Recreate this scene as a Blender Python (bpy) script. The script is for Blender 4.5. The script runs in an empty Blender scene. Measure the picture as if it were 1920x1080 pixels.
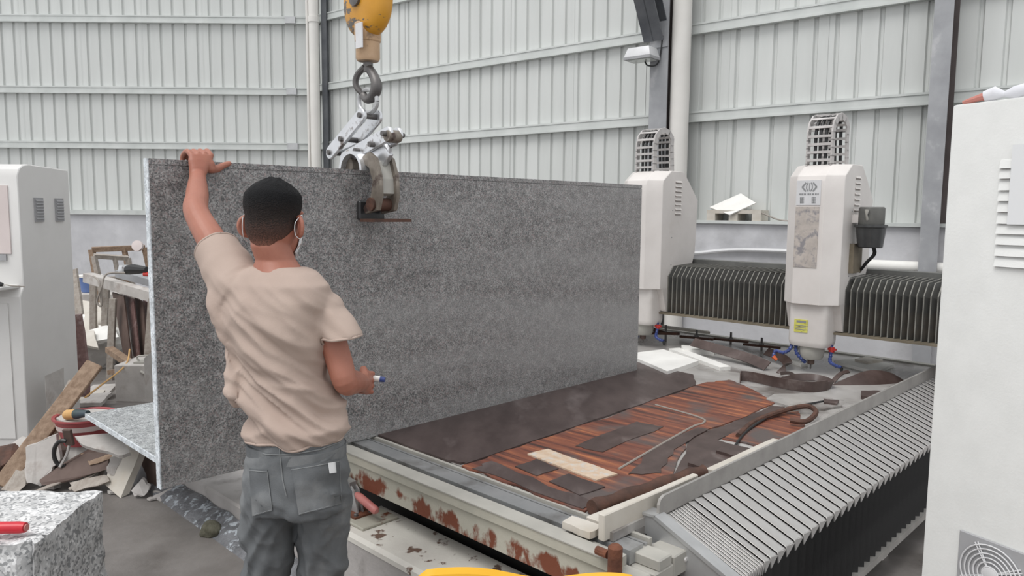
import bpy, bmesh, math, random
from mathutils import Vector, Matrix, noise
from mathutils.bvhtree import BVHTree

S = bpy.context.scene
COL = S.collection
R = random.Random(7)
V3 = Vector

# ------------------------------------------------------------------ camera
FPX, CX, CY, CAMH = 1397.0, 960.0, 540.0, 1.6
PITCH, ROLL = math.radians(5.85), math.radians(0.5)
FW = V3((0, math.cos(PITCH), -math.sin(PITCH)))
_r0 = V3((1, 0, 0)); _u0 = _r0.cross(FW)
RT = _r0 * math.cos(ROLL) + _u0 * math.sin(ROLL)
UP = RT.cross(FW)
CAM = V3((0, 0, CAMH))
cd = bpy.data.cameras.new('camera')
cam = bpy.data.objects.new('camera', cd)
COL.objects.link(cam)
cd.sensor_width = 36.0
cd.lens = FPX / 1920.0 * 36.0
cd.clip_start = 0.05
m3 = Matrix((RT, UP, -FW)).transposed()
cam.matrix_world = Matrix.Translation(CAM) @ m3.to_4x4()
S.camera = cam

# ------------------------------------------------------------------ light
W = bpy.data.worlds.new('overcast_sky'); S.world = W
W.use_nodes = True
bg = W.node_tree.nodes['Background']
bg.inputs[0].default_value = (0.965, 0.98, 1.0, 1)
bg.inputs[1].default_value = 0.86
sd = bpy.data.lights.new('soft_daylight', 'SUN')
sd.energy = 1.6
sd.angle = math.radians(34)
sd.color = (1.0, 0.985, 0.96)
so = bpy.data.objects.new('soft_daylight', sd); COL.objects.link(so)
so.rotation_euler = V3((0.40, 0.40, -1.0)).to_track_quat('-Z', 'Y').to_euler()
so.location = (-3, -2, 9)
S.view_settings.view_transform = 'Standard'
S.view_settings.look = 'None'
S.view_settings.gamma = 1.0
S.view_settings.use_curve_mapping = False
S.view_settings.exposure = 0.23

# ------------------------------------------------------------------ frames
def P(x, y, Y):                      # a point at distance Y ahead of the camera
    d = FW + RT * ((x - CX) / FPX) + UP * ((CY - y) / FPX)
    return CAM + d * (Y / d.y)
def G(x, y, z):                      # a point at height z
    d = FW + RT * ((x - CX) / FPX) + UP * ((CY - y) / FPX)
    return CAM + d * ((z - CAMH) / d.z)
AZ = math.radians(44.4)              # the machine's long axis
MU = V3((math.sin(AZ), math.cos(AZ), 0)); MV = V3((math.cos(AZ), -math.sin(AZ), 0))
MO = V3((-.656, 2.995, 0)); ZZ = V3((0, 0, 1))
def M(u, v, z): return MO + MU * u + MV * v + ZZ * z

# ------------------------------------------------------------------ materials
MATS = {}
def mat(name, c, c2=None, scale=6, rough=.6, metal=0, bump=0, bscale=None, lo=.35, hi=.65,
        c3=None, s3=3, lo3=.55, hi3=.7, stretch=(1, 1, 1), st3=None, detail=5, rough2=None, spec=.5, sss=0, z3=None):
    m = bpy.data.materials.new(name); MATS[name] = m
    m.use_nodes = True
    nt = m.node_tree; N = nt.nodes; L = nt.links
    b = N['Principled BSDF']
    b.inputs['Roughness'].default_value = rough
    b.inputs['Metallic'].default_value = metal
    b.inputs['Specular IOR Level'].default_value = spec
    if sss:
        b.inputs['Subsurface Weight'].default_value = sss
        b.inputs['Subsurface Radius'].default_value = (.01, .004, .002)
    col = None
    tc = N.new('ShaderNodeTexCoord')
    def mapped(st):
        mp = N.new('ShaderNodeMapping'); mp.inputs['Scale'].default_value = st
        L.new(tc.outputs['Object'], mp.inputs[0]); return mp.outputs[0]
    def nz(sc, st, det=detail):
        t = N.new('ShaderNodeTexNoise'); t.inputs['Scale'].default_value = sc
        t.inputs['Detail'].default_value = det; t.inputs['Roughness'].default_value = .6
        L.new(mapped(st), t.inputs['Vector']); return t.outputs['Fac']
    def ramp(f, a, bb, ca, cb):
        r = N.new('ShaderNodeValToRGB')
        r.color_ramp.elements[0].position = a; r.color_ramp.elements[1].position = bb
        r.color_ramp.elements[0].color = (*ca, 1); r.color_ramp.elements[1].color = (*cb, 1)
        L.new(f, r.inputs[0]); return r.outputs[0]
    if c2 is None:
        b.inputs['Base Color'].default_value = (*c, 1)
        out = None
    else:
        n1 = nz(scale, stretch)
        out = ramp(n1, lo, hi, c, c2)
    if c3 is not None:
        f3 = nz(s3, st3 or stretch)
        if z3:                                   # stain that gathers between two local heights
            sx = N.new('ShaderNodeSeparateXYZ'); L.new(tc.outputs['Object'], sx.inputs[0])
            mr = N.new('ShaderNodeMapRange'); mr.inputs[1].default_value = z3[0]; mr.inputs[2].default_value = z3[1]
            mr.inputs[3].default_value = z3[2]; mr.inputs[4].default_value = z3[3]
            L.new(sx.outputs['Z'], mr.inputs[0])
            ad = N.new('ShaderNodeMath'); ad.operation = 'ADD'; L.new(f3, ad.inputs[0]); L.new(mr.outputs[0], ad.inputs[1]); f3 = ad.outputs[0]
        msk = ramp(f3, lo3, hi3, (0, 0, 0), (1, 1, 1))
        mx = N.new('ShaderNodeMix'); mx.data_type = 'RGBA'
        L.new(msk, mx.inputs[0])
        if out is not None: L.new(out, mx.inputs[6])
        else: mx.inputs[6].default_value = (*c, 1)
        mx.inputs[7].default_value = (*c3, 1)
        out = mx.outputs[2]
        if rough2 is not None:
            rr = N.new('ShaderNodeMapRange')
            rr.inputs[3].default_value = rough; rr.inputs[4].default_value = rough2
            L.new(msk, rr.inputs[0]); L.new(rr.outputs[0], b.inputs['Roughness'])
    if out is not None: L.new(out, b.inputs['Base Color'])
    if bump:
        bp = N.new('ShaderNodeBump'); bp.inputs['Strength'].default_value = bump
        bp.inputs['Distance'].default_value = .01
        L.new(nz(bscale or scale * 3, stretch), bp.inputs['Height'])
        L.new(bp.outputs[0], b.inputs['Normal'])
    return m

def granite(name, base, dark, light, pink, sc=170, rough=.45, dust_sheen=None, dst=(1, 1, 1), dlo=.45, dhi=.75, ds=1.2, slurry_sheen=None):
    m = bpy.data.materials.new(name); MATS[name] = m
    m.use_nodes = True
    nt = m.node_tree; N = nt.nodes; L = nt.links; b = N['Principled BSDF']
    b.inputs['Roughness'].default_value = rough
    tc = N.new('ShaderNodeTexCoord')
    vo = N.new('ShaderNodeTexVoronoi'); vo.inputs['Scale'].default_value = sc
    L.new(tc.outputs['Object'], vo.inputs['Vector'])
    sep = N.new('ShaderNodeSeparateColor'); L.new(vo.outputs['Color'], sep.inputs[0])
    r = N.new('ShaderNodeValToRGB'); r.color_ramp.interpolation = 'CONSTANT'
    e = r.color_ramp.elements
    e[0].position = 0; e[0].color = (*dark, 1)
    e[1].position = .25; e[1].color = (*base, 1)
    for p, c in ((.62, light), (.86, pink)):
        k = e.new(p); k.color = (*c, 1)
    L.new(sep.outputs[0], r.inputs[0])
    n2 = N.new('ShaderNodeTexNoise'); n2.inputs['Scale'].default_value = sc * .12; n2.inputs['Detail'].default_value = 4
    L.new(tc.outputs['Object'], n2.inputs['Vector'])
    mr = N.new('ShaderNodeMapRange'); mr.inputs[1].default_value = .3; mr.inputs[2].default_value = .7
    mr.inputs[3].default_value = .72; mr.inputs[4].default_value = 1.25
    L.new(n2.outputs['Fac'], mr.inputs[0])
    mul = N.new('ShaderNodeMix'); mul.data_type = 'RGBA'; mul.blend_type = 'MULTIPLY'; mul.inputs[0].default_value = 1
    L.new(r.outputs[0], mul.inputs[6]); L.new(mr.outputs[0], mul.inputs[7])
    out = mul.outputs[2]
    if dust_sheen:
        mp = N.new('ShaderNodeMapping'); mp.inputs['Scale'].default_value = dst
        L.new(tc.outputs['Object'], mp.inputs[0])
        n3 = N.new('ShaderNodeTexNoise'); n3.inputs['Scale'].default_value = ds; n3.inputs['Detail'].default_value = 5
        L.new(mp.outputs[0], n3.inputs['Vector'])
        r3 = N.new('ShaderNodeMapRange'); r3.inputs[1].default_value = dlo; r3.inputs[2].default_value = dhi
        r3.inputs[4].default_value = .68
        fac = n3.outputs['Fac']
        if slurry_sheen:                                 # dried slurry towards the foot; pale reflection painted in towards one end
            sx = N.new('ShaderNodeSeparateXYZ'); L.new(tc.outputs['Object'], sx.inputs[0])
            for ax, k in zip('XYZ', slurry_sheen):
                ma = N.new('ShaderNodeMath'); ma.operation = 'MULTIPLY_ADD'
                L.new(sx.outputs[ax], ma.inputs[0]); ma.inputs[1].default_value = k; L.new(fac, ma.inputs[2]); fac = ma.outputs[0]
        L.new(fac, r3.inputs[0])
        mx = N.new('ShaderNodeMix'); mx.data_type = 'RGBA'
        L.new(r3.outputs[0], mx.inputs[0]); L.new(out, mx.inputs[6]); mx.inputs[7].default_value = (*dust_sheen, 1)
        out = mx.outputs[2]
    L.new(out, b.inputs['Base Color'])
    return m

# ------------------------------------------------------------------ builders
WL = {}                                   # world location of every object
def finish(bm):
    bmesh.ops.recalc_face_normals(bm, faces=bm.faces[:])
def obj(name, bm, material, parent=None, smooth=False, label=None, sharp=35):
    """link a bmesh given in world coordinates as one mesh object"""
    if isinstance(bm, bmesh.types.BMesh):
        me = bpy.data.meshes.new(name); finish(bm); bm.to_mesh(me); bm.free()
    else:
        me = bm
    n = len(me.vertices)
    xs = [v.co for v in me.vertices]
    lo = V3((min(c.x for c in xs), min(c.y for c in xs), min(c.z for c in xs)))
    hi = V3((max(c.x for c in xs), max(c.y for c in xs), max(c.z for c in xs)))
    c = (lo + hi) / 2
    me.transform(Matrix.Translation(-c))
    if isinstance(material, str): material = MATS[material]
    me.materials.clear(); me.materials.append(material)
    if smooth:
        me.polygons.foreach_set('use_smooth', [True] * len(me.polygons))
        me.set_sharp_from_angle(angle=math.radians(sharp))
    o = bpy.data.objects.new(name, me); COL.objects.link(o)
    WL[o] = c
    if parent is not None:
        o.parent = parent; o.location = c - WL[parent]
    else:
        o.location = c
    if label: o['label'] = label
    return o
def tag(o, label, cat, group=None, kind=None):
    o['label'] = label; o['category'] = cat
    if group: o['group'] = group
    if kind: o['kind'] = kind
    return o
def thing(name, label, cat, loc, group=None):
    o = bpy.data.objects.new(name, None); COL.objects.link(o)
    o.empty_display_size = .1
    o.location = loc; WL[o] = V3(loc)
    return tag(o, label, cat, group)
def struct(name, bm, m, parent=None, smooth=False, label=None, cat=None):
    o = obj(name, bm, m, parent, smooth)
    o['kind'] = 'structure'
    if label: o['label'] = label
    if cat: o['category'] = cat
    return o
def clone(o, delta, parent=None):
    c = o.copy(); COL.objects.link(c)
    w = WL[o] + delta; WL[c] = w
    if parent is not None: c.parent = parent; c.location = w - WL[parent]
    else: c.location = w
    return c
def dup(root, delta, label=None):
    r = clone(root, delta)
    if label: r['label'] = label
    for ch in [q for q in bpy.data.objects if q.parent == root]:
        c = clone(ch, delta, r)
        for g in [q for q in bpy.data.objects if q.parent == ch]:
            clone(g, delta, c)
    return r
def B(): return bmesh.new()
def hexa(bm, pts):
    """8 points: bottom 4 then top 4, same order"""
    v = [bm.verts.new(p) for p in pts]
    for f in ((3, 2, 1, 0), (4, 5, 6, 7), (0, 1, 5, 4), (1, 2, 6, 5), (2, 3, 7, 6), (3, 0, 4, 7)):
        bm.faces.new([v[i] for i in f])
    return v
def fbox(bm, o, a, b, c):
    """box from a corner and three edge vectors"""
    o, a, b, c = V3(o), V3(a), V3(b), V3(c)
    return hexa(bm, [o, o + a, o + a + b, o + b, o + c, o + a + c, o + a + b + c, o + b + c])
def mbox(bm, u0, u1, v0, v1, z0, z1):
    return hexa(bm, [M(u0, v0, z0), M(u1, v0, z0), M(u1, v1, z0), M(u0, v1, z0),
                     M(u0, v0, z1), M(u1, v0, z1), M(u1, v1, z1), M(u0, v1, z1)])
def wbox(bm, x0, x1, y0, y1, z0, z1):
    return hexa(bm, [V3(p) for p in ((x0, y0, z0), (x1, y0, z0), (x1, y1, z0), (x0, y1, z0), (x0, y0, z1), (x1, y0, z1), (x1, y1, z1), (x0, y1, z1))])
def bevel(bm, w, seg=1, ang=30):
    bmesh.ops.recalc_face_normals(bm, faces=bm.faces[:])
    ed = [e for e in bm.edges if len(e.link_faces) == 2 and e.calc_face_angle(0) > math.radians(ang)]
    bmesh.ops.bevel(bm, geom=ed, offset=w, segments=seg, affect='EDGES', profile=.6, clamp_overlap=True)
    return bm
def prism(bm, pts, d):
    """polygon (list of points) extruded by vector d"""
    d = V3(d)
    a = [bm.verts.new(V3(p)) for p in pts]; b = [bm.verts.new(V3(p) + d) for p in pts]
    n = len(pts)
    bm.faces.new(a[::-1]); bm.faces.new(b)
    for i in range(n): bm.faces.new((a[i], a[(i + 1) % n], b[(i + 1) % n], b[i]))
    return a + b
def tube(bm, pts, r, n=10, caps=True):
    pts = [V3(p) for p in pts]
    rs = r if isinstance(r, (list, tuple)) else [r] * len(pts)
    prev = None; rings = []
    for i, p in enumerate(pts):
        t = (pts[min(i + 1, len(pts) - 1)] - pts[max(i - 1, 0)]).normalized()
        if prev is None:
            s = t.cross(ZZ)
            if s.length < .1: s = t.cross(V3((1, 0, 0)))
            s.normalize()
        else:
            s = (prev - t * prev.dot(t)).normalized()
        prev = s; q = t.cross(s)
        rings.append([bm.verts.new(p + (s * math.cos(a) + q * math.sin(a)) * rs[i]) for a in [2 * math.pi * k / n for k in range(n)]])
    for a, b in zip(rings, rings[1:]):
        for k in range(n): bm.faces.new((a[k], a[(k + 1) % n], b[(k + 1) % n], b[k]))
    if caps: bm.faces.new(rings[0][::-1]); bm.faces.new(rings[-1])
    return rings
def loft(bm, rings, caps=True):
    rr = [[bm.verts.new(V3(p)) for p in g] for g in rings]; n = len(rr[0])
    for a, b in zip(rr, rr[1:]):
        for k in range(n): bm.faces.new((a[k], a[(k + 1) % n], b[(k + 1) % n], b[k]))
    if caps: bm.faces.new(rr[0][::-1]); bm.faces.new(rr[-1])
    return rr
def ering(c, a, b, n=24, e=2.0):
    """super-elliptic ring round c with half axes a and b (vectors)"""
    out = []
    for k in range(n):
        t = 2 * math.pi * k / n; ct, st = math.cos(t), math.sin(t)
        out.append(V3(c) + V3(a) * (abs(ct) ** (2 / e) * (1 if ct >= 0 else -1)) + V3(b) * (abs(st) ** (2 / e) * (1 if st >= 0 else -1)))
    return out
def lathe(bm, c, prof, n=20, ax=ZZ):
    ax = V3(ax).normalized()
    s = ax.orthogonal().normalized(); q = ax.cross(s)
    return loft(bm, [ering(V3(c) + ax * h, s * max(r, .0004), q * max(r, .0004), n) for r, h in prof])
def ball(bm, c, rx, ry, rz, rot=None, u=14, v=10):
    mt = Matrix.Translation(V3(c)) @ (rot.to_4x4() if rot else Matrix()) @ Matrix.Diagonal((rx, ry, rz, 1))
    bmesh.ops.create_uvsphere(bm, u_segments=u, v_segments=v, radius=1, matrix=mt)
def spline(pts, n=8):
    pts = [V3(p) for p in pts]; out = []
    for i in range(len(pts) - 1):
        p0, p1, p2, p3 = pts[max(i - 1, 0)], pts[i], pts[i + 1], pts[min(i + 2, len(pts) - 1)]
        for k in range(n):
            t = k / n
            out.append(.5 * ((2 * p1) + (p2 - p0) * t + (2 * p0 - 5 * p1 + 4 * p2 - p3) * t * t + (3 * p1 - p0 - 3 * p2 + p3) * t ** 3))
    out.append(pts[-1]); return out
def remesh(bm, size, smooth=2, fac=.5):
    """union of everything in bm as one continuous voxel surface"""
    finish(bm)
    me = bpy.data.meshes.new('tmp'); bm.to_mesh(me); bm.free()
    o = bpy.data.objects.new('tmp', me); COL.objects.link(o)
    md = o.modifiers.new('r', 'REMESH'); md.mode = 'VOXEL'; md.voxel_size = size
    if smooth:
        sm = o.modifiers.new('s', 'SMOOTH'); sm.iterations = smooth; sm.factor = fac
    dg = bpy.context.evaluated_depsgraph_get()
    out = bpy.data.meshes.new_from_object(o.evaluated_get(dg))
    bpy.data.objects.remove(o); bpy.data.meshes.remove(me)
    b2 = bmesh.new(); b2.from_mesh(out); bpy.data.meshes.remove(out)
    return b2
def jag(pts, amp, n, seed=0):
    """polygon outline with uneven broken edges"""
    rr = random.Random(seed); out = []
    for a, b in zip(pts, pts[1:] + pts[:1]):
        for k in range(n):
            t = k / n
            out.append((a[0] + (b[0] - a[0]) * t + (rr.uniform(-amp, amp) if k else 0), a[1] + (b[1] - a[1]) * t + (rr.uniform(-amp, amp) if k else 0)))
    return out
def shard(bm, pts, n, th, seed=0, amp=.01, k=3):
    """broken plate: world outline, thickness th along n"""
    rr = random.Random(seed); out = []
    pts = [V3(p) for p in pts]; n = V3(n).normalized()
    for a, b in zip(pts, pts[1:] + pts[:1]):
        e = (b - a); s = e.cross(n).normalized()
        for i in range(k):
            out.append(a + e * (i / k) + (s * rr.uniform(-amp, amp) if i else V3()))
    prism(bm, out, n * th)
    return bm
def beam(bm, a, b, w, h, up=ZZ):
    """rectangular bar from a to b, w across, h along up"""
    a, b = V3(a), V3(b); t = (b - a).normalized(); s = t.cross(up).normalized(); q = s.cross(t)
    return fbox(bm, a - s * w / 2 - q * h / 2, b - a, s * w, q * h)

# ================================================================== materials used
mat('concrete_floor', (.150, .136, .127), (.245, .228, .217), scale=1.6, rough=.55, bump=.25, bscale=30, c3=(.10, .09, .083), s3=.9, lo3=.48, hi3=.64, rough2=.2)
mat('plaster', (.47, .47, .49), (.60, .60, .62), scale=1.8, rough=.85, bump=.2, bscale=25, c3=(.33, .33, .34), s3=1.1, lo3=.55, hi3=.75)
mat('cladding', (.545, .56, .545), (.61, .625, .61), scale=.9, rough=.42, stretch=(3, 3, .4), spec=.5)
mat('girt_paint', (.50, .525, .51), (.60, .62, .605), scale=3, rough=.5)
mat('steel_grey', (.27, .275, .29), (.36, .365, .38), scale=3, rough=.5, c3=(.45, .45, .46), s3=6, lo3=.6, hi3=.75)
mat('steel_dark', (.07, .075, .085), (.12, .125, .135), scale=4, rough=.5)
mat('web_shade_brown', (.075, .06, .058), (.11, .09, .088), scale=4, rough=.6)  # dark tone that puts recess shade into the column webs
mat('louvre_slot', (.30, .27, .25), rough=.6)
mat('pvc', (.72, .70, .665), (.66, .64, .61), scale=2, rough=.4)
mat('white_paint', (.70, .665, .64), (.62, .585, .56), scale=3, rough=.42, c3=(.48, .43, .38), s3=2.4, lo3=.62, hi3=.85)
mat('cabinet_paint', (.74, .745, .73), (.70, .705, .69), scale=14, rough=.45, bump=.08, bscale=160, c3=(.58, .57, .55), s3=7, lo3=.72, hi3=.8)
mat('console_paint', (.70, .69, .675), (.65, .64, .625), scale=2.5, rough=.5)
mat('console_pink', (.70, .62, .60), (.64, .56, .545), scale=4, rough=.55)
mat('slot_dark', (.035, .035, .037), rough=.7)
mat('grey_plastic', (.30, .30, .31), (.36, .36, .37), scale=5, rough=.5)
mat('bright_steel', (.60, .585, .575), (.68, .67, .66), scale=5, rough=.36, metal=.6, c3=(.47, .43, .41), s3=3, lo3=.55, hi3=.8, rough2=.5)
mat('galvanised', (.44, .445, .45), (.52, .525, .53), scale=9, rough=.42, metal=.55)
mat('alu_rail', (.31, .295, .28), (.40, .385, .365), scale=8, rough=.5, metal=.35)
mat('black_rubber', (.018, .018, .019), (.032, .032, .033), scale=6, rough=.38)
mat('bellows_grey', (.10, .098, .092), (.055, .055, .052), scale=3.5, rough=.55, c3=(.15, .125, .10), s3=2.5, lo3=.55, hi3=.7)
mat('bellows_edge', (.21, .205, .185), (.15, .145, .13), scale=9, rough=.6)
mat('bellows_lip', (.12, .10, .07), (.19, .16, .115), scale=6, rough=.7)
mat('cream_rust', (.50, .475, .40), (.40, .39, .33), scale=3, rough=.65, c3=(.17, .048, .022), s3=9, lo3=.55, hi3=.64, st3=(1.3, 1.3, .8), bump=.2, bscale=40, z3=(-.02, .03, .10, -.16))
mat('rail_cream', (.46, .445, .405), (.36, .35, .32), scale=4, rough=.55)
mat('rail_steel', (.30, .31, .32), (.42, .425, .43), scale=3, rough=.32, metal=.5, c3=(.16, .15, .14), s3=4, lo3=.55, hi3=.7)
mat('dark_board', (.045, .030, .028), (.085, .062, .058), scale=3, rough=.42, c3=(.17, .14, .135), s3=2.2, lo3=.55, hi3=.8, stretch=(2.0, .8, 1), bump=.15, bscale=12)
mat('table_grey', (.30, .285, .27), (.46, .445, .43), scale=3.2, rough=.3, c3=(.16, .145, .135), s3=2.0, lo3=.5, hi3=.64, rough2=.2, bump=.1, bscale=14)
mat('rust', (.10, .038, .022), (.20, .075, .04), scale=18, rough=.85, bump=.4, bscale=60)
mat('rust_dark', (.055, .028, .02), (.11, .05, .033), scale=16, rough=.75, bump=.3, bscale=40)
mat('paper_white', (.83, .82, .79), (.76, .75, .72), scale=5, rough=.7)
mat('white_board', (.62, .585, .53), (.50, .46, .40), scale=4, rough=.6, c3=(.55, .47, .38), s3=5, lo3=.6, hi3=.75)
mat('rubber_strip', (.05, .032, .028), (.095, .066, .06), scale=7, rough=.4, c3=(.19, .16, .15), s3=5, lo3=.58, hi3=.75)
mat('wood_brown', (.20, .13, .085), (.33, .235, .165), scale=4, rough=.75, stretch=(8, 1, 8), bump=.3, bscale=20)
mat('wood_grey', (.30, .26, .225), (.42, .38, .34), scale=4, rough=.8, stretch=(7, 1.5, 7), bump=.3, bscale=18)
mat('wood_pale', (.50, .36, .25), (.60, .48, .37), scale=4, rough=.7, stretch=(5, 5, 1), c3=(.52, .50, .47), s3=6, lo3=.5, hi3=.66)
mat('wood_dark', (.085, .055, .045), (.14, .095, .08), scale=5, rough=.7)
mat('stone_dusty', (.42, .395, .375), (.54, .515, .49), scale=5, rough=.85, bump=.25, bscale=22, c3=(.32, .27, .245), s3=4, lo3=.56, hi3=.7)
mat('stone_red', (.14, .075, .07), (.22, .13, .12), scale=28, rough=.5, c3=(.30, .24, .23), s3=14, lo3=.56, hi3=.68)
mat('kerb_concrete', (.40, .375, .36), (.52, .495, .48), scale=3, rough=.8, bump=.3, bscale=24, c3=(.28, .26, .25), s3=3.5, lo3=.55, hi3=.7)
mat('kerb_white', (.72, .70, .64), (.64, .61, .56), scale=5, rough=.6, c3=(.16, .10, .075), s3=13, lo3=.60, hi3=.64, bump=.2, bscale=30)
mat('kerb_wet', (.10, .102, .11), (.22, .225, .24), scale=9, rough=.12, bump=.7, bscale=60, c3=(.46, .50, .54), s3=26, lo3=.53, hi3=.62)
mat('moss', (.09, .085, .06), (.16, .155, .115), scale=30, rough=.95, bump=.6, bscale=90)
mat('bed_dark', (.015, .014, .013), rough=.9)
mat('yellow_plastic', (.72, .38, .012), (.66, .34, .01), scale=4, rough=.35)
mat('hook_yellow', (.66, .32, .03), (.56, .26, .02), scale=6, rough=.4, c3=(.10, .09, .08), s3=11, lo3=.56, hi3=.60, st3=(1, 1, 1.6))
mat('hook_cream', (.58, .40, .26), (.46, .30, .17), scale=9, rough=.5, c3=(.22, .14, .08), s3=12, lo3=.58, hi3=.66)
mat('iron', (.10, .095, .095), (.17, .16, .155), scale=12, rough=.45, metal=.6)
mat('clamp_steel', (.62, .63, .65), (.70, .71, .73), scale=10, rough=.3, metal=.7, c3=(.20, .17, .155), s3=14, lo3=.6, hi3=.68)
mat('clamp_dark', (.17, .145, .12), (.30, .265, .225), scale=14, rough=.5, metal=.4, c3=(.07, .045, .04), s3=11, lo3=.55, hi3=.65)
mat('blue_hose', (.03, .05, .17), (.045, .07, .24), scale=20, rough=.35)
mat('red_paint', (.55, .04, .03), (.45, .03, .025), scale=12, rough=.4)
mat('orange_plastic', (.60, .13, .045), rough=.4)
mat('red_handle', (.50, .19, .17), (.42, .14, .13), scale=14, rough=.45)
mat('red_rubber', (.60, .02, .035), (.52, .015, .03), scale=10, rough=.35)
mat('label_yellow', (.62, .60, .14), (.55, .52, .10), scale=30, rough=.6, c3=(.18, .17, .06), s3=40, lo3=.58, hi3=.62, st3=(1, 1, 5))
mat('plate_silver', (.60, .60, .61), (.66, .66, .67), scale=8, rough=.4, metal=.1)
mat('plate_photo', (.40, .36, .33), (.52, .47, .43), scale=16, rough=.5, c3=(.25, .24, .25), s3=22, lo3=.5, hi3=.62)
mat('ink_grey', (.24, .245, .25), rough=.6)
mat('smoke_plastic', (.06, .062, .062), (.035, .036, .037), scale=4, rough=.25)
mat('motor_grey', (.10, .10, .095), (.15, .15, .14), scale=8, rough=.55)
mat('pleat_white', (.72, .73, .74), rough=.5)
mat('white_cloth', (.72, .72, .75), (.60, .60, .64), scale=9, rough=.9)
mat('red_cloth', (.55, .24, .20), (.45, .18, .15), scale=9, rough=.9)
mat('lens_glass', (.55, .57, .55), rough=.15)
mat('basin_red', (.30, .055, .06), (.38, .085, .09), scale=4, rough=.45)
mat('basin_band', (.62, .52, .50), rough=.5)
mat('brush_orange', (.62, .38, .16), (.52, .30, .11), scale=20, rough=.7)
mat('brush_dark', (.03, .055, .05), (.05, .07, .09), scale=10, rough=.5)
mat('blue_bucket', (.10, .17, .38), (.13, .20, .42), scale=4, rough=.45)
mat('cable_black', (.02, .02, .021), rough=.5)
mat('cable_grey', (.30, .27, .24), rough=.6)
granite('granite_slab', (.208, .203, .200), (.108, .107, .109), (.32, .315, .31), (.26, .216, .212), sc=230, rough=.40,
        dust_sheen=(.36, .36, .357), dst=(.6, .6, 4.5), ds=1.2, dlo=.40, dhi=.80, slurry_sheen=(.07, .07, -.14))  # gradient: slurry at the foot, painted reflection towards the right end
granite('granite_edge', (.60, .64, .675), (.46, .49, .52), (.70, .74, .77), (.64, .66, .69), sc=160, rough=.6)
granite('granite_light', (.32, .335, .34), (.17, .18, .185), (.44, .455, .46), (.38, .385, .39), sc=170, rough=.5)
granite('granite_white', (.56, .56, .56), (.30, .305, .31), (.70, .70, .70), (.50, .505, .51), sc=105, rough=.75)

def worn_board():
    m = bpy.data.materials.new('worn_board'); MATS['worn_board'] = m; m.use_nodes = True
    nt = m.node_tree; N = nt.nodes; L = nt.links; b = N['Principled BSDF']
    b.inputs['Roughness'].default_value = .5
    tc = N.new('ShaderNodeTexCoord')
    mp = N.new('ShaderNodeMapping'); mp.inputs['Rotation'].default_value = (0, 0, AZ)
    L.new(tc.outputs['Object'], mp.inputs[0])
    mp2 = N.new('ShaderNodeMapping'); mp2.inputs['Scale'].default_value = (2.2, 26, 1)
    L.new(mp.outputs[0], mp2.inputs[0])
    def n(sc, src, det=5):
        t = N.new('ShaderNodeTexNoise'); t.inputs['Scale'].default_value = sc; t.inputs['Detail'].default_value = det
        L.new(src, t.inputs['Vector']); return t.outputs['Fac']
    r = N.new('ShaderNodeValToRGB'); e = r.color_ramp.elements
    e[0].position = .33; e[0].color = (.05, .026, .022, 1); e[1].position = .70; e[1].color = (.42, .155, .065, 1)
    k = e.new(.45); k.color = (.15, .05, .033, 1); k = e.new(.56); k.color = (.22, .075, .042, 1)
    L.new(n(1.0, mp2.outputs[0], 7), r.inputs[0])
    r2 = N.new('ShaderNodeValToRGB'); e = r2.color_ramp.elements
    e[0].position = .50; e[0].color = (0, 0, 0, 1); e[1].position = .62; e[1].color = (1, 1, 1, 1)
    L.new(n(3.2, mp.outputs[0], 6), r2.inputs[0])
    mx = N.new('ShaderNodeMix'); mx.data_type = 'RGBA'
    L.new(r2.outputs[0], mx.inputs[0]); L.new(r.outputs[0], mx.inputs[6]); mx.inputs[7].default_value = (.10, .08, .075, 1)
    L.new(mx.outputs[2], b.inputs['Base Color'])
    bp = N.new('ShaderNodeBump'); bp.inputs['Strength'].default_value = .3; bp.inputs['Distance'].default_value = .005
    L.new(n(2.0, mp2.outputs[0]), bp.inputs['Height']); L.new(bp.outputs[0], b.inputs['Normal'])
worn_board()

# ================================================================== the hall
bm = B(); wbox(bm, -12, 9, -3, 16, -.15, 0)
struct('floor', bm, 'concrete_floor', label='grey damp concrete workshop floor', cat='floor')

RIB = .19
def cladding(wall, p0, d, length, z0, z1, nrm):
    """ribbed sheets, each its own piece; nrm points into the hall"""
    per = 5; w = RIB * per
    prof = []
    for k in range(per):
        b0 = k * RIB
        for s, h in ((0, 0), (.070, 0), (.082, -.024), (.104, -.024), (.116, 0)):
            prof.append((b0 + s, h))
    prof.append((w, 0.0))
    prof.append((w + .02, .004))
    bm = B(); lo = []; hi = []
    for s, h in prof:
        p = p0 + d * s + nrm * (h)
        lo.append(bm.verts.new(p + ZZ * z0)); hi.append(bm.verts.new(p + ZZ * z1))
    for i in range(len(prof) - 1): bm.faces.new((lo[i], lo[i + 1], hi[i + 1], hi[i]))
    g = bmesh.ops.extrude_face_region(bm, geom=bm.faces[:])
    bmesh.ops.translate(bm, vec=-nrm * .002, verts=[e for e in g['geom'] if isinstance(e, bmesh.types.BMVert)])
    first = obj('cladding_sheet', bm, 'cladding', wall)
    for i in range(1, int(length / w) + 1): clone(first, d * (w * i) + nrm * (.0015 * (i % 2)), wall)

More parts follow.
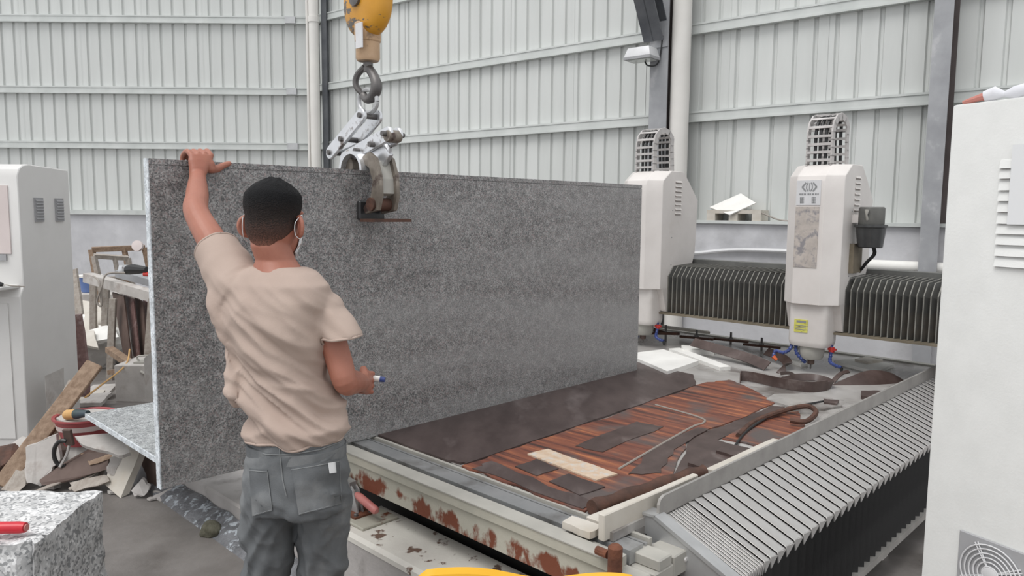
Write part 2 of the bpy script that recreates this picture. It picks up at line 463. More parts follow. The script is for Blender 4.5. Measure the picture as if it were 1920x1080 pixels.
# left wall stands square to the view
LW0 = V3((-3.02, 11.9, 0)); LD = V3((-1, 0, 0)); LN = V3((0, -1, 0))
bm = B(); fbox(bm, LW0 + V3((.1, -.12, 0)), LD * 7.5, V3((0, .3, 0)), ZZ * 1.5)
wl = struct('wall_left', bm, 'plaster', label='rendered knee wall under pale ribbed metal sheets, square to the view', cat='wall')
cladding(wl, LW0 + LD * .0 + V3((.1, 0, 0)), LD, 7.2, 1.5, 6.2, LN)
bm = B(); fbox(bm, LW0 + V3((.1, -.16, 1.5)), LD * 7.5, V3((0, .2, 0)), ZZ * .07); obj('sill', bm, 'girt_paint', wl)
for z in (2.585, 3.43, 4.505, 5.4):
    bm = B()
    prism(bm, [LW0 + LN * a + ZZ * (z + b) for a, b in ((.002, -.055), (.07, -.055), (.07, -.035), (.062, -.035), (.062, .035), (.07, .035), (.07, .055), (.002, .055))], LD * 7.4)
    obj('girt', bm, 'girt_paint', wl)
    bm = B(); fbox(bm, LW0 + V3((-.35, -.09, z - .05)), V3((-.16, 0, 0)), V3((0, .07, 0)), ZZ * .1); obj('girt_cleat', bm, 'galvanised', wl)
# right wall runs from the corner towards the camera's right
WA = math.radians(128.7); WD = V3((math.sin(WA), math.cos(WA), 0)); WN = V3((WD.y, -WD.x, 0))
if WN.dot(V3((0, -1, 0))) < 0: WN = -WN
def RW(s, h, z): return LW0 + WD * s + WN * h + ZZ * z
bm = B(); fbox(bm, RW(-.1, .18, 0), WD * 11.5, -WN * .4, ZZ * 1.5)
wr = struct('wall_right', bm, 'plaster', label='rendered knee wall under pale ribbed metal sheets behind the milling machine', cat='wall')
cladding(wr, RW(0, 0, 0), WD, 11.2, 1.5, 6.2, WN)
bm = B(); fbox(bm, RW(-.1, .22, 1.5), WD * 11.5, -WN * .25, ZZ * .03); obj('sill', bm, 'girt_paint', wr)
for z in (2.60, 3.49, 4.53, 5.4):
    bm = B()
    prism(bm, [RW(0, a, z + b) for a, b in ((.002, -.055), (.07, -.055), (.07, -.035), (.062, -.035), (.062, .035), (.07, .035), (.07, .055), (.002, .055))], WD * 11.4)
    obj('girt', bm, 'girt_paint', wr)
def hcol(s, w, dep, m, parent):
    bm = B()
    c = [(-w / 2, dep), (w / 2, dep), (w / 2, dep - .014), (.006, dep - .014), (.006, .094), (w / 2, .094), (w / 2, .08),
         (-w / 2, .08), (-w / 2, .094), (-.006, .094), (-.006, dep - .014), (-w / 2, dep - .014)]
    prism(bm, [RW(s + a, b, 0) for a, b in ((-w / 2, dep), (w / 2, dep), (w / 2, dep - .014), (-w / 2, dep - .014))], ZZ * 6.2)
    col = obj('column', bm, m, parent)
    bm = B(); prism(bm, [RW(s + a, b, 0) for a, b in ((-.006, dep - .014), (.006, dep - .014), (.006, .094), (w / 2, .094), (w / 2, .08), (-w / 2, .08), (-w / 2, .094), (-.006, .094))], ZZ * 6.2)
    obj('column_web', bm, 'web_shade_brown', col); return col  # web and rear flange coloured dark to paint in the shade behind the flange
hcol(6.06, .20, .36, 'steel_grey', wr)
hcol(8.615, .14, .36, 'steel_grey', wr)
bm = B()
prism(bm, [LW0 + V3(p) for p in ((.09, -.26, 0), (.17, -.26, 0), (.17, -.05, 0), (.09, -.05, 0))], ZZ * 6.2)
obj('column', bm, 'steel_dark', wl)
bm = B()
c = RW(6.03, .36, 3.38); t = (WN * .62 + ZZ * 1.0).normalized(); s = WD; q = t.cross(s).normalized()
for a, b, cc, dd in ((-.11, -.085, .22, .012), (-.11, .073, .22, .012), (-.006, -.085, .012, .17)):
    fbox(bm, c + s * a + q * b, s * cc, q * dd, t * 2.0)
obj('knee_brace', bm, 'steel_dark', wr)
bm = B(); fbox(bm, RW(5.96, .36, 3.28), WD * .2, WN * .012, ZZ * .3); obj('brace_plate', bm, 'steel_grey', wr)
# downpipes
def pipe(root, a, r, z1, brackets):
    bm = B(); tube(bm, [a, a + ZZ * z1], r, 20); obj('pipe', bm, 'pvc', root, True)
    for z in brackets:
        bm = B(); tube(bm, [a + ZZ * (z - .04), a + ZZ * (z + .04)], r + .012, 20); obj('collar', bm, 'pvc', root, True)
a = LW0 + V3((-.005, -.32, 0))
t = thing('downpipe', 'tall cream downpipe in the corner behind the lifting hook', 'pipe', a)
pipe(t, a, .075, 6.2, (1.9, 4.45))
bm = B(); tube(bm, [a + V3((-.105, .02, 0)), a + V3((-.105, .02, 6.2))], .022, 10); obj('thin_pipe', bm, 'pvc', t, True)
a = RW(6.245, .24, 0)
t = thing('downpipe', 'thick cream downpipe beside the steel column with the floodlight', 'pipe', a)
pipe(t, a, .098, 6.2, (1.9, 3.9))

# floodlight on the column
a = RW(5.945, .38, 3.19)
t = thing('floodlight', 'small square floodlight fixed to the steel column', 'light', a)
bm = B(); x, y = WD, WN
pts = [a + x * -.15 + y * .02, a + x * .15 + y * .02, a + x * .15 + y * .24, a + x * -.15 + y * .24]
pt2 = [a + x * -.12 + y * .04, a + x * .12 + y * .04, a + x * .12 + y * .21, a + x * -.12 + y * .21]
hexa(bm, [p - ZZ * .02 for p in pts] + [p + ZZ * .075 for p in pt2]); bevel(bm, .008, 2)
obj('housing', bm, 'plate_silver', t, True)
bm = B(); hexa(bm, [p * 1 - ZZ * .045 for p in pts] + [p - ZZ * .02 for p in pts]); obj('rim', bm, 'grey_plastic', t)
bm = B(); ins = [a + (p - a) * 1 for p in pt2]; hexa(bm, [p - ZZ * .052 for p in ins] + [p - ZZ * .044 for p in ins]); obj('lens', bm, 'lens_glass', t)
bm = B(); fbox(bm, a + x * -.03 - y * .04 + ZZ * .0, x * .06, y * .12, ZZ * .03); obj('bracket', bm, 'steel_dark', t)
bm = B(); tube(bm, spline([a + y * .06 - ZZ * .05, a + y * .1 - ZZ * .10 + x * .06, a + x * .12 - ZZ * .06, a + x * .16 + ZZ * .2], 6), .008, 6); obj('cable', bm, 'cable_black', t, True)

# things on the right knee wall
c = RW(6.85, .10, 1.53)
t = thing('small_pallet', 'small pale pallet lying on the wall ledge beside the milling heads', 'pallet', c)
for k in range(3):
    bm = B(); fbox(bm, c + WD * (-.28 + k * .235) - WN * .09, WD * .09, WN * .2, ZZ * .07); obj('pallet_block', bm, 'white_board', t)
for k in range(3):
    bm = B(); fbox(bm, c + WD * -.28 + WN * (-.09 + k * .07) + ZZ * .07, WD * .56, WN * .06, ZZ * .035); obj('deck_board', bm, 'white_board', t)
o0 = RW(6.62, .16, 1.635)
bm = B(); e1 = (P(1397, 366, RW(6.8, .12, 0).y) - P(1335, 392, RW(6.62, .16, 0).y)); 
q0 = P(1331, 390, 7.72); q1 = P(1369, 404, 7.44); q2 = P(1418, 382, 7.36); q3 = P(1390, 364, 7.58)
n = (q1 - q0).cross(q3 - q0).normalized(); prism(bm, [q0, q1, q2, q3], n * .012)
tag(obj('leaning_tile', bm, 'paper_white'), 'thin white panel leaning over the small pallet on the ledge', 'panel')
bm = B(); tube(bm, spline([RW(7.0, .16, 1.64), RW(7.15, .19, 1.60), RW(7.3, .2, 1.545), RW(7.42, .2, 1.535)], 5), .008, 6)
tag(obj('bent_wire', bm, 'cable_grey', None, True), 'short bent wire hanging off the white panel on the ledge', 'wire')
bm = B(); tube(bm, spline([RW(6.3, .215, 1.17), RW(6.55, .215, 1.20), RW(6.9, .215, 1.24), RW(7.5, .215, 1.245), RW(7.7, .215, 1.19)], 6), .02, 8)
tag(obj('conduit', bm, 'plate_silver', None, True), 'thin bent grey conduit along the knee wall between the milling heads', 'pipe')
bm = B(); tube(bm, [RW(7.9, .25, 1.155), RW(9.6, .25, 1.155)], .05, 12)
tag(obj('water_pipe', bm, 'paper_white', None, True), 'white water pipe along the knee wall right of the milling head', 'pipe')

# ================================================================== stone milling machine
bedp = M(1.8, .15, 0)
bed = thing('machine_bed', 'long low stone milling machine bed with rusty cream end beam', 'machine bed', bedp)
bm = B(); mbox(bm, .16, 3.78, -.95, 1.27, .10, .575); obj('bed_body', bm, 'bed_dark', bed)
bm = B(); mbox(bm, .22, 3.80, -.97, 1.262, .575, .600); obj('table_plate', bm, 'table_grey', bed)
bm = B()
prism(bm, [M(a, -1.0, b) for a, b in ((.0, .47), (.0, .565), (-.012, .568), (-.012, .602), (.04, .602), (.04, .47))], MV * 2.345)
obj('end_beam', bm, 'cream_rust', bed)
bm = B(); mbox(bm, -.016, .042, -1.0, 1.35, .602, .606); obj('beam_cap', bm, 'rail_cream', bed)
for u0, u1, z, m in ((.055, .075, .592, 'rail_cream'), (.09, .16, .598, 'rail_steel'), (.172, .184, .594, 'rail_steel'), (.194, .208, .602, 'rail_cream')):
    bm = B(); mbox(bm, u0, u1, -1.0, 1.33, z - .045, z); obj('rail', bm, m, bed)
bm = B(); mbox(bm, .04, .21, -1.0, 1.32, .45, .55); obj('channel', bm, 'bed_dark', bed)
bm = B(); mbox(bm, 3.74, 3.80, -.97, 1.262, .60, .612); obj('far_lip', bm, 'rail_cream', bed)
bm = B(); mbox(bm, .10, 3.7, 1.23, 1.262, .60, .628); obj('side_lip', bm, 'table_grey', bed)

# sheets lying on the table
def sheet(name, pts, z0, th, m, label, cat, seed=0, amp=.008, k=4, smooth=False):
    bm = B(); o2 = jag(pts, amp, k, seed)
    prism(bm, [M(a, b, z0) for a, b in o2], ZZ * th)
    return tag(obj(name, bm, m), label, cat)
sheet('dark_board', [(.212, -.8), (.212, .36), (.24, .44), (.80, .42), (1.4, .395), (2.1, .36), (2.34, .20), (2.42, -.4), (2.40, -.8)], .600, .010, 'dark_board',
      'dark brown wet board lying on the bed below the big slab', 'board', 1, .006, 6)
sheet('worn_board', [(.214, .44), (.85, .425), (1.5, .40), (2.2, .36), (2.38, .42), (2.26, .62), (2.05, .86), (1.72, .88), (1.2, .86), (.72, 1.08), (.214, 1.06), (.212, .80)], .600, .007, 'worn_board',
      'worn reddish wooden board with streaks in the middle of the bed', 'board', 2, .012, 6)
sheet('worn_board', [(1.28, .98), (1.76, .93), (1.98, 1.02), (1.70, 1.17), (1.30, 1.19)], .600, .006, 'worn_board',
      'small reddish board scrap between the bed and the long upstand rail', 'board', 3, .012, 4)
sheet('pale_plank', [(.49, .535), (.60, .55), (.565, .935), (.455, .92)], .607, .006, 'wood_pale',
      'pale bare plank lying across the worn reddish board', 'plank', 4, .004, 3)
sheet('dark_square', [(.35, .60), (.475, .60), (.455, .735), (.335, .73)], .607, .004, 'dark_board', 'left dark square scrap in front of the pale plank', 'board', 5, .004, 3)
sheet('dark_square', [(.325, .80), (.44, .80), (.43, .98), (.30, .965)], .607, .004, 'dark_board', 'right dark square scrap in front of the pale plank', 'board', 6, .004, 3)
sheet('stained_board', [(.216, .50), (.33, .49), (.30, .78), (.285, 1.04), (.216, 1.05)], .607, .003, 'dark_board', 'dark stained board scrap along the near edge of the worn board', 'board', 13, .012, 5)
sheet('stained_board', [(.60, .96), (.95, .84), (1.35, .82), (1.36, .87), (.98, .92), (.70, 1.04)], .607, .003, 'rubber_strip', 'long dark stained strip along the right edge of the worn board', 'board', 14, .010, 5)
sheet('grey_strip', [(.72, .60), (1.22, .565), (1.24, .70), (.74, .73)], .607, .003, 'rubber_strip', 'greyish scuffed rectangle behind the pale plank', 'board', 7, .01, 5)
sheet('dark_strip', [(.215, 1.07), (.7, 1.09), (1.2, .88), (2.0, .87), (2.02, .93), (1.25, .97), (1.2, 1.2), (.6, 1.22), (.22, 1.21)], .600, .005, 'rubber_strip',
      'dark rubber strip running beside the long upstand rail', 'rubber strip', 8, .012, 5)
sheet('broken_tile', [(.86, 1.06), (.98, 1.08), (.96, 1.19), (.84, 1.17)], .605, .012, 'rubber_strip', 'dark broken tile by the rail, nearer of two', 'tile', 9, .006, 3)
sheet('broken_tile', [(1.08, 1.06), (1.20, 1.05), (1.21, 1.16), (1.06, 1.17)], .605, .012, 'rubber_strip', 'dark broken tile by the rail, farther of two', 'tile', 10, .006, 3)
sheet('white_chip', [(.74, 1.11), (.81, 1.12), (.79, 1.19), (.72, 1.17)], .606, .012, 'paper_white', 'white stone chip by the rail next to the brown rod', 'chip', 11, .004, 2)
sheet('white_lath', [(.78, 1.185), (1.33, 1.19), (1.33, 1.215), (.78, 1.215)], .63, .014, 'white_board', 'narrow white lath lying along the upstand rail', 'lath', 12, .003, 3)
bm = B(); tube(bm, spline([M(1.55, .45, .609), M(1.50, .74, .609), M(1.42, .80, .609), M(1.30, .80, .609), M(.62, .90, .609)], 6), .005, 6)
tag(obj('twine', bm, 'cable_grey', None, True), 'thin pale cord curving over the worn reddish board', 'cord')
# rods, boards and posts at the near corner
bm = B(); pts = spline([M(.20, 1.10, .632), M(.40, 1.12, .628), M(.62, 1.16, .635), M(.74, 1.20, .645)], 5)
tube(bm, pts, [.026 + .004 * math.sin(i * 1.7) for i in range(len(pts))], 12); tag(obj('brown_rod', bm, 'rust_dark', None, True), 'thick brown rusty rod lying at the near corner of the bed', 'rod')
bm = B(); fbox(bm, M(.13, 1.13, .605), MU * .46 + MV * .03, MV * .07, ZZ * .028 + MU * 0); bevel(bm, .003)
tag(obj('white_board', bm, 'white_board'), 'white board lying beside the brown rod at the bed corner', 'board')
bm = B(); fbox(bm, M(.07, 1.225, .604), MU * .52 + MV * .015, MV * .024, ZZ * .085); bevel(bm, .003)
tag(obj('white_board', bm, 'white_board'), 'white board standing on edge next to the bellows end plate', 'board')
bm = B(); shard(bm, [M(.05, 1.10, .607), M(.11, 1.09, .607), M(.12, 1.21, .607), M(.05, 1.21, .607)], ZZ, .022, 3, .004)
tag(obj('white_offcut', bm, 'white_board'), 'short white wood offcut on the near end rail', 'offcut')
bm = B(); tube(bm, [M(-.03, 1.365, .42), M(-.03, 1.365, .66), M(-.03, 1.365, .668)], [.021, .021, .012], 14)
o_ = thing('rusty_post', 'short rusty round post at the corner of the cream end beam', 'post', M(-.03, 1.365, .42))
obj('post', bm, 'rust', o_, True)
bm = B(); tube(bm, [M(-.03, 1.34, .63), M(-.03, 1.30, .63)], .013, 10); obj('cross_bolt', bm, 'rust', o_, True)
for i, (u0, v0, z0, w, h) in enumerate(((.10, 1.345, .47, .10, .08), (.20, 1.345, .50, .09, .07), (.12, 1.345, .55, .07, .035), (.01, 1.345, .50, .07, .06))):
    bm = B(); mbox(bm, u0, u0 + w, v0 - .03, v0 + .07, z0, z0 + h); bevel(bm, .004)
    obj('corner_block', bm, 'rail_cream', bed)
bm = B(); mbox(bm, .0, .36, 1.28, 1.40, .0, .48); obj('corner_leg', bm, 'rust_dark', bed)

# side bellows cover with upstand rail
sb = thing('side_bellows', 'long grey metal bellows cover beside the bed with black skirt', 'bellows', M(1.7, 1.42, 0))
bm = B(); prism(bm, [M(.268, a, b) for a, b in ((1.245, .0), (1.245, .638), (1.305, .642), (1.575, .525), (1.575, .0))], MU * .006); obj('end_plate', bm, 'galvanised', sb)
bm = B(); prism(bm, [M(.262, a, b) for a, b in ((1.300, .648), (1.585, .525), (1.575, .515), (1.298, .636))], MU * .05); obj('end_flange', bm, 'galvanised', sb)
bm = B(); prism(bm, [M(.262, a, b) for a, b in ((1.245, .636), (1.245, .644), (1.303, .648), (1.303, .640))], MU * .06); obj('end_cap', bm, 'galvanised', sb)
for a, b in ((1.29, .54), (1.41, .54)):
    bm = B(); lathe(bm, M(.268, a, b), ((.011, 0), (.011, .006), (.006, .010)), 8, -MU); obj('bolt', bm, 'bright_steel', sb, True)
bm = B()
pr = [(.285, .636), (.285, .675), (.293, .692), (.312, .700), (3.6, .700), (3.6, .636)]
prism(bm, [M(a, 1.294, b) for a, b in pr], MV * .010); obj('upstand_rail', bm, 'alu_rail', sb)
us = [.275 + .0165 * i for i in range(12)]; u = us[-1]
while u < 3.3: u += .066 if u > .55 else .03 + .01 * (len(us) - 11); us.append(u)
def lamella(u0, u1, hgt):
    bm = B(); w = (u1 - u0) * .972
    A0, A1 = M(u0, 1.306, .632 + hgt), M(u0 + w, 1.306, .632); E0, E1 = M(u0, 1.578, .520 + hgt), M(u0 + w, 1.578, .520)
    nn = V3((0, 0, -.0022))
    hexa(bm, [A0 + nn, A1 + nn, E1 + nn, E0 + nn, A0, A1, E1, E0])
    T0 = M(u0, 1.582, .520 + hgt); T1 = M(u0 + w, 1.582, .517); T2 = M(u0 + w * .12, 1.582, .484 + hgt * .5)
    prism(bm, [T0, T1, T2], MV * -.004)
    return bm
def skirt(u0, u1):
    bm = B(); w = u1 - u0; pts = [(u0, 1.565), (u0 + w / 2, 1.525), (u1, 1.565)]
    top = [bm.verts.new(M(a, b, .522)) for a, b in pts]; bot = [bm.verts.new(M(a, b, .165)) for a, b in pts]
    for i in range(2): bm.faces.new((top[i], top[i + 1], bot[i + 1], bot[i]))
    g = bmesh.ops.extrude_face_region(bm, geom=bm.faces[:])
    bmesh.ops.translate(bm, vec=-MV * .003, verts=[e for e in g['geom'] if isinstance(e, bmesh.types.BMVert)])
    return bm
L0 = K0 = None
for i, (a, b) in enumerate(zip(us, us[1:])):
    reg = abs(b - a - .066) < 1e-6
    if reg and L0: clone(L0[0], MU * (a - L0[1]), sb); clone(K0[0], MU * (a - L0[1]), sb); continue
    l = obj('lamella', lamella(a, b, .007 if b - a > .03 else .004), 'bright_steel', sb); k = obj('skirt_pleat', skirt(a, b), 'black_rubber', sb)
    if reg: L0 = (l, a); K0 = (k, a)
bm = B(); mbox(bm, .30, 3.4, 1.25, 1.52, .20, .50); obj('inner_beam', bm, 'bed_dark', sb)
bm = B(); mbox(bm, .275, 3.4, 1.50, 1.575, .145, .175); obj('bottom_rail', bm, 'alu_rail', sb)
for a in (.5, 1.9, 3.2):
    bm = B(); mbox(bm, a, a + .08, 1.30, 1.48, 0, .2); obj('foot', bm, 'kerb_concrete', sb)

# gantry bridge
ga = thing('gantry_bridge', 'gantry bridge with dark pleated bellows spanning the milling machine', 'gantry', M(3.25, .4, 0))
bm = B(); mbox(bm, 3.22, 3.62, -1.35, 1.95, .90, 1.20); obj('beam', bm, 'steel_dark', ga)
bm = B(); mbox(bm, 3.42, 3.52, -.9, 1.95, 1.20, 1.245); obj('guide_rail', bm, 'motor_grey', ga)
bm = B(); mbox(bm, 3.0, 3.25, -1.35, 1.95, .855, .868); obj('bottom_rail', bm, 'bellows_lip', ga)
for v0, v1 in ((-1.25, -1.0), (1.75, 2.0)):
    bm = B(); mbox(bm, 3.05, 3.75, v0, v1, 0, .9); bevel(bm, .02, 2); obj('leg', bm, 'white_paint', ga, True)
bm = B(); mbox(bm, 3.5, 3.62, 1.28, 1.40, .60, .86); obj('carriage', bm, 'rail_cream', ga)
bm = B(); mbox(bm, 3.5, 3.60, 1.42, 1.50, .60, .86); obj('carriage', bm, 'rust_dark', ga)
def gpleat(v0, w):
    bm = B(); path = [(3.035, .870), (3.035, 1.135), (3.10, 1.205), (3.36, 1.215)]
    off = [(-1, 0), (-.93, .37), (-.37, .93), (0, 1)]
    rows = []
    for k, dv in ((0, 0), (-.042, .5), (0, 1)):
        rows.append([bm.verts.new(M(a + o[0] * k * -1 * -1, v0 + w * dv, b + o[1] * k)) for (a, b), o in zip([(p[0] - 0 * k, p[1]) for p in path], off)])
    for a, b in zip(rows, rows[1:]):
        for i in range(3): bm.faces.new((a[i], a[i + 1], b[i + 1], b[i]))
    g = bmesh.ops.extrude_face_region(bm, geom=bm.faces[:])
    bmesh.ops.translate(bm, vec=MU * .004 - ZZ * .002, verts=[e for e in g['geom'] if isinstance(e, bmesh.types.BMVert)])
    return bm
def gbel(v0, v1, n):
    w = (v1 - v0) / n
    f = obj('pleat', gpleat(v0, w), 'bellows_grey', ga)
    bm = B(); path = [(3.035, .870), (3.035, 1.135), (3.10, 1.205), (3.36, 1.215)]
    nn2 = [(-1, 0), (-.93, .37), (-.37, .93), (0, 1)]
    for (a, b), (c, d), p, q in zip(path, path[1:], nn2, nn2[1:]):
        A, C = M(a, v0, b), M(c, v0, d); An, Cn = MU * p[0] + ZZ * p[1], MU * q[0] + ZZ * q[1]
        hexa(bm, [A - MV * .003, A + MV * .003, C + MV * .003, C - MV * .003] + [A - MV * .003 + An * .006, A + MV * .003 + An * .006, C + MV * .003 + Cn * .006, C - MV * .003 + Cn * .006])
    e = obj('pleat_edge', bm, 'bellows_edge', f)
    for i in range(1, n):
        g = clone(f, MV * (w * i), ga); clone(e, MV * (w * i), g)
gbel(-.44, .50, 25); gbel(.83, 1.83, 27)

# milling heads
def head(vc):
    t = thing('milling_head', 'white milling head with sign plates and dark oil cup, over the middle of the bed', 'milling head', M(3.1, vc, .63), 'milling heads on the gantry')
    def fp(z, uf, ub, hw=.172, fw=.085, ch=.085):
        return [M(uf, vc - fw, z), M(uf, vc + fw, z), M(uf + ch, vc + hw, z), M(ub, vc + hw, z), M(ub, vc - hw, z), M(uf + ch, vc - hw, z)]
    bm = B(); loft(bm, [fp(1.045, 2.85, 3.30), fp(1.30, 2.85, 3.40), fp(1.70, 2.85, 3.42), fp(1.80, 2.85, 3.32), fp(1.835, 2.86, 3.285), fp(1.905, 2.96, 3.21)])
    bevel(bm, .003, 1, 12); obj('hood', bm, 'white_paint', t, True, sharp=14)
    bm = B(); prism(bm, [M(a, vc - .172, b) for a, b in ((2.96, 1.05), (3.02, .875), (3.20, .875), (3.20, 1.05))], MV * .344); obj('apron', bm, 'white_paint', t)
    bm = B()
    g = lambda z, k, s=.125: ering(M(2.985, vc, z), MU * (.10 * k), MV * (s * k), 28, 5)
    loft(bm, [g(.775, .90), g(.788, .97), g(.81, 1), g(1.06, 1)]); obj('spindle_box', bm, 'white_paint', t, True)
    bm = B(); lathe(bm, M(2.985, vc, 0), ((.062, .690), (.072, .705), (.078, .74), (.078, .78)), 24); obj('spindle_nose', bm, 'rail_cream', t, True)
    bm = B(); lathe(bm, M(2.985, vc, 0), ((.016, .652), (.022, .656), (.022, .683), (.018, .692)), 14); obj('tool_holder', bm, 'wood_dark', t, True)
    bm = B(); lathe(bm, M(2.985, vc, 0), ((.003, .622), (.005, .626), (.005, .655)), 8); obj('milling_bit', bm, 'iron', t, True)
    # louvres on the right side
    for k in range(8):
        z = 1.815 - k * .033
        bm = B(); prism(bm, [M(a, vc + .171, b) for a, b in ((3.10, z), (3.18, z), (3.18, z + .012), (3.10, z + .012))], MV * .003)
        l = obj('louvre', bm, 'louvre_slot', t)
        bm = B(); hexa(bm, [M(3.10, vc + .171, z + .010), M(3.18, vc + .171, z + .010), M(3.18, vc + .182, z + .008), M(3.10, vc + .182, z + .008),
                            M(3.10, vc + .171, z + .022), M(3.18, vc + .171, z + .022), M(3.18, vc + .172, z + .022), M(3.10, vc + .172, z + .022)])
        obj('louvre_lip', bm, 'white_paint', l)
    for z in (1.62, 1.42, 1.22):
        bm = B(); lathe(bm, M(3.07, vc + .171, z), ((.005, 0), (.004, .003)), 6, MV); obj('screw', bm, 'ink_grey', t)
    # cable chain: loop going up from the front, over, down at the back
    path = []
    uf, ub, top = 2.965, 3.205, 2.10
    for i in range(6): path.append((uf, 1.86 + i * (top - 1.86) / 5))
    for i in range(1, 6):
        a = math.pi * i / 6; path.append(((uf + ub) / 2 - math.cos(a) * (ub - uf) / 2, top + math.sin(a) * .105))
    for i in range(6): path.append((ub - .02 + .004 * i, top - i * (top - 1.86) / 5))
    hw = .075
    for (a, b), (c, d) in zip(path, path[1:]):
        bm = B(); p, q = V3((a, 0, b)), V3((c, 0, d)); tt = (q - p).normalized(); nn = V3((-tt.z, 0, tt.x))
        for s in (-1, 1):
            c4 = [p - nn * .020 - tt * .004, q - nn * .020 + tt * .004, q + nn * .020 + tt * .004, p + nn * .020 - tt * .004]
            prism(bm, [M(w.x, vc + s * hw - .005, w.z) for w in c4], MV * .010)
        m1 = p + (q - p) * .5
        for o in (-.018, .018):
            c4 = [m1 + nn * (o - .003) - tt * .008, m1 + nn * (o - .003) + tt * .008, m1 + nn * (o + .003) + tt * .008, m1 + nn * (o + .003) - tt * .008]
            prism(bm, [M(w.x, vc - hw, w.z) for w in c4], MV * (2 * hw))
        for s in (.02,):
            c4 = [m1 - nn * .018 - tt * .004, m1 + nn * .018 - tt * .004, m1 + nn * .018 + tt * .004, m1 - nn * .018 + tt * .004]
            prism(bm, [M(w.x, vc + s - .003, w.z) for w in c4], MV * .006)
        obj('chain_link', bm, 'cable_grey' if 0 else 'chain_grey', t)
    for s in (-.03, .0, .035):
        bm = B(); tube(bm, [M(a, vc + s, b) for a, b in path], .010, 6); obj('chain_cable', bm, 'cable_black', t, True)
    # coolant hoses
    def hose(pts, nm='coolant_hose'):
        bm = B(); pl = spline(pts, 5); tube(bm, pl, [.0085 if i % 2 else .0125 for i in range(len(pl))], 8); return obj(nm, bm, 'blue_hose', t, True)
    h = hose([M(2.93, vc - .10, .785), M(2.91, vc - .11, .74), M(2.91, vc - .15, .715), M(2.91, vc - .20, .72), M(2.90, vc - .21, .68)])
    bm = B(); tube(bm, [M(2.90, vc - .21, .682), M(2.90, vc - .185, .662)], [.015, .010], 8); obj('nozzle', bm, 'orange_plastic', h, True)
    hose([M(2.94, vc - .08, .785), M(2.92, vc - .07, .73), M(2.93, vc - .04, .69), M(2.95, vc - .02, .665)])
    h = hose([M(3.0, vc + .12, .79), M(2.99, vc + .12, .73), M(2.97, vc + .125, .69), M(2.96, vc + .16, .672), M(2.96, vc + .20, .665)])
    bm = B(); tube(bm, [M(3.0, vc + .12, .775), M(3.0, vc + .12, .745)], .018, 10); fbox(bm, M(2.985, vc + .10, .757), MU * .02, MV * .05, ZZ * .012); obj('valve', bm, 'red_paint', h)
    bm = B(); tube(bm, [M(2.96, vc + .20, .665), M(2.96, vc + .203, .635)], [.012, .007], 8); obj('nozzle', bm, 'cable_black', h, True)
    return t
mat('chain_grey', (.55, .53, .515), (.43, .41, .40), scale=8, rough=.6)
hA = head(.660)
hB = dup(hA, MV * -1.277, 'white milling head half hidden behind the right end of the granite slab')
# sign plates, warning label and oil cup belong to the middle head only
vc = .66
bm = B(); fbox(bm, M(2.846, vc - .085, 1.655), MV * .150, MU * .004, ZZ * .150); pl = obj('sign_plate', bm, 'plate_silver', hA)
bm = B()
cz, cv, uu = 1.765, vc - .005, 2.8445
def stroke(pts, w=.006):
    for (a, b), (c, d) in zip(pts, pts[1:]):
        p, q = M(uu, a, b), M(uu, c, d); e = (q - p).normalized(); s = e.cross(MU).normalized() * (w / 2)
        prism(bm, [p - s, q - s, q + s, p + s], MU * .0015)
for sg in (-1, 1):
    stroke([(cv + sg * .022, cz + .026), (cv + sg * .044, cz), (cv + sg * .022, cz - .026)], .009)
    stroke([(cv + sg * .007 + .002 * sg, cz + .026), (cv + sg * .017, cz + .012), (cv + sg * .018, cz - .008), (cv + sg * .008, cz - .026)], .006)
stroke([(cv, cz + .024), (cv, cz - .024)], .004)
for x0, x1 in ((-.06, -.052), (-.048, -.036), (-.032, -.020), (-.01, .002), (.006, .012), (.018, .03), (.036, .046), (.05, .058)):
    stroke([(cv + x0, 1.722), (cv + x1, 1.722)], .010)
for bx in (-.042, .03):
    for z in (1.700, 1.690, 1.680, 1.670): stroke([(cv + bx - .012, z), (cv + bx + .012, z)], .004)
    stroke([(cv + bx, 1.703), (cv + bx, 1.667)], .004); stroke([(cv + bx - .010, 1.667), (cv + bx - .012, 1.703)], .003)
obj('lettering', bm, 'ink_grey', pl)
bm = B(); fbox(bm, M(2.846, vc - .085, 1.275), MV * .145, MU * .004, ZZ * .37); obj('worn_plate', bm, 'plate_photo', hA)
bm = B(); pp = [M(2.881, vc + s, z) for s, z in ((-.075, .865), (.01, .865), (.01, .945), (-.075, .945))]; prism(bm, pp, MU * .006); wl_ = obj('warning_label', bm, 'label_yellow', hA)
bm = B(); prism(bm, [M(2.880, vc + s, z) for s, z in ((-.06, .925), (0, .925), (0, .938), (-.06, .938))], MU * .002)
for z in (.905, .893, .881): prism(bm, [M(2.880, vc + s, z) for s, z in ((-.068, z), (.002, z), (.002, z + .004), (-.068, z + .004))], MU * .002)
obj('lettering', bm, 'ink_grey', wl_)
c = M(3.11, vc + .275, 0)
bm = B(); lathe(bm, c, ((.068, 1.535), (.074, 1.545), (.074, 1.640), (.066, 1.648)), 22); oc = obj('oil_pump', bm, 'motor_grey', hA, True)
bm = B(); lathe(bm, c, ((.066, 1.40), (.072, 1.405), (.086, 1.52), (.093, 1.525), (.093, 1.540), (.076, 1.542)), 22); obj('oil_cup', bm, 'smoke_plastic', hA, True)
bm = B(); mbox(bm, 3.08, 3.18, vc + .17, vc + .23, 1.55, 1.60); obj('cup_bracket', bm, 'white_paint', hA)
bm = B(); tube(bm, [c - MU * .07 + ZZ * 1.57, c - MU * .09 + ZZ * 1.60, c - MU * .085 + ZZ * 1.63], [.008, .006, .014], 8); obj('knob', bm, 'rail_cream', oc, True)
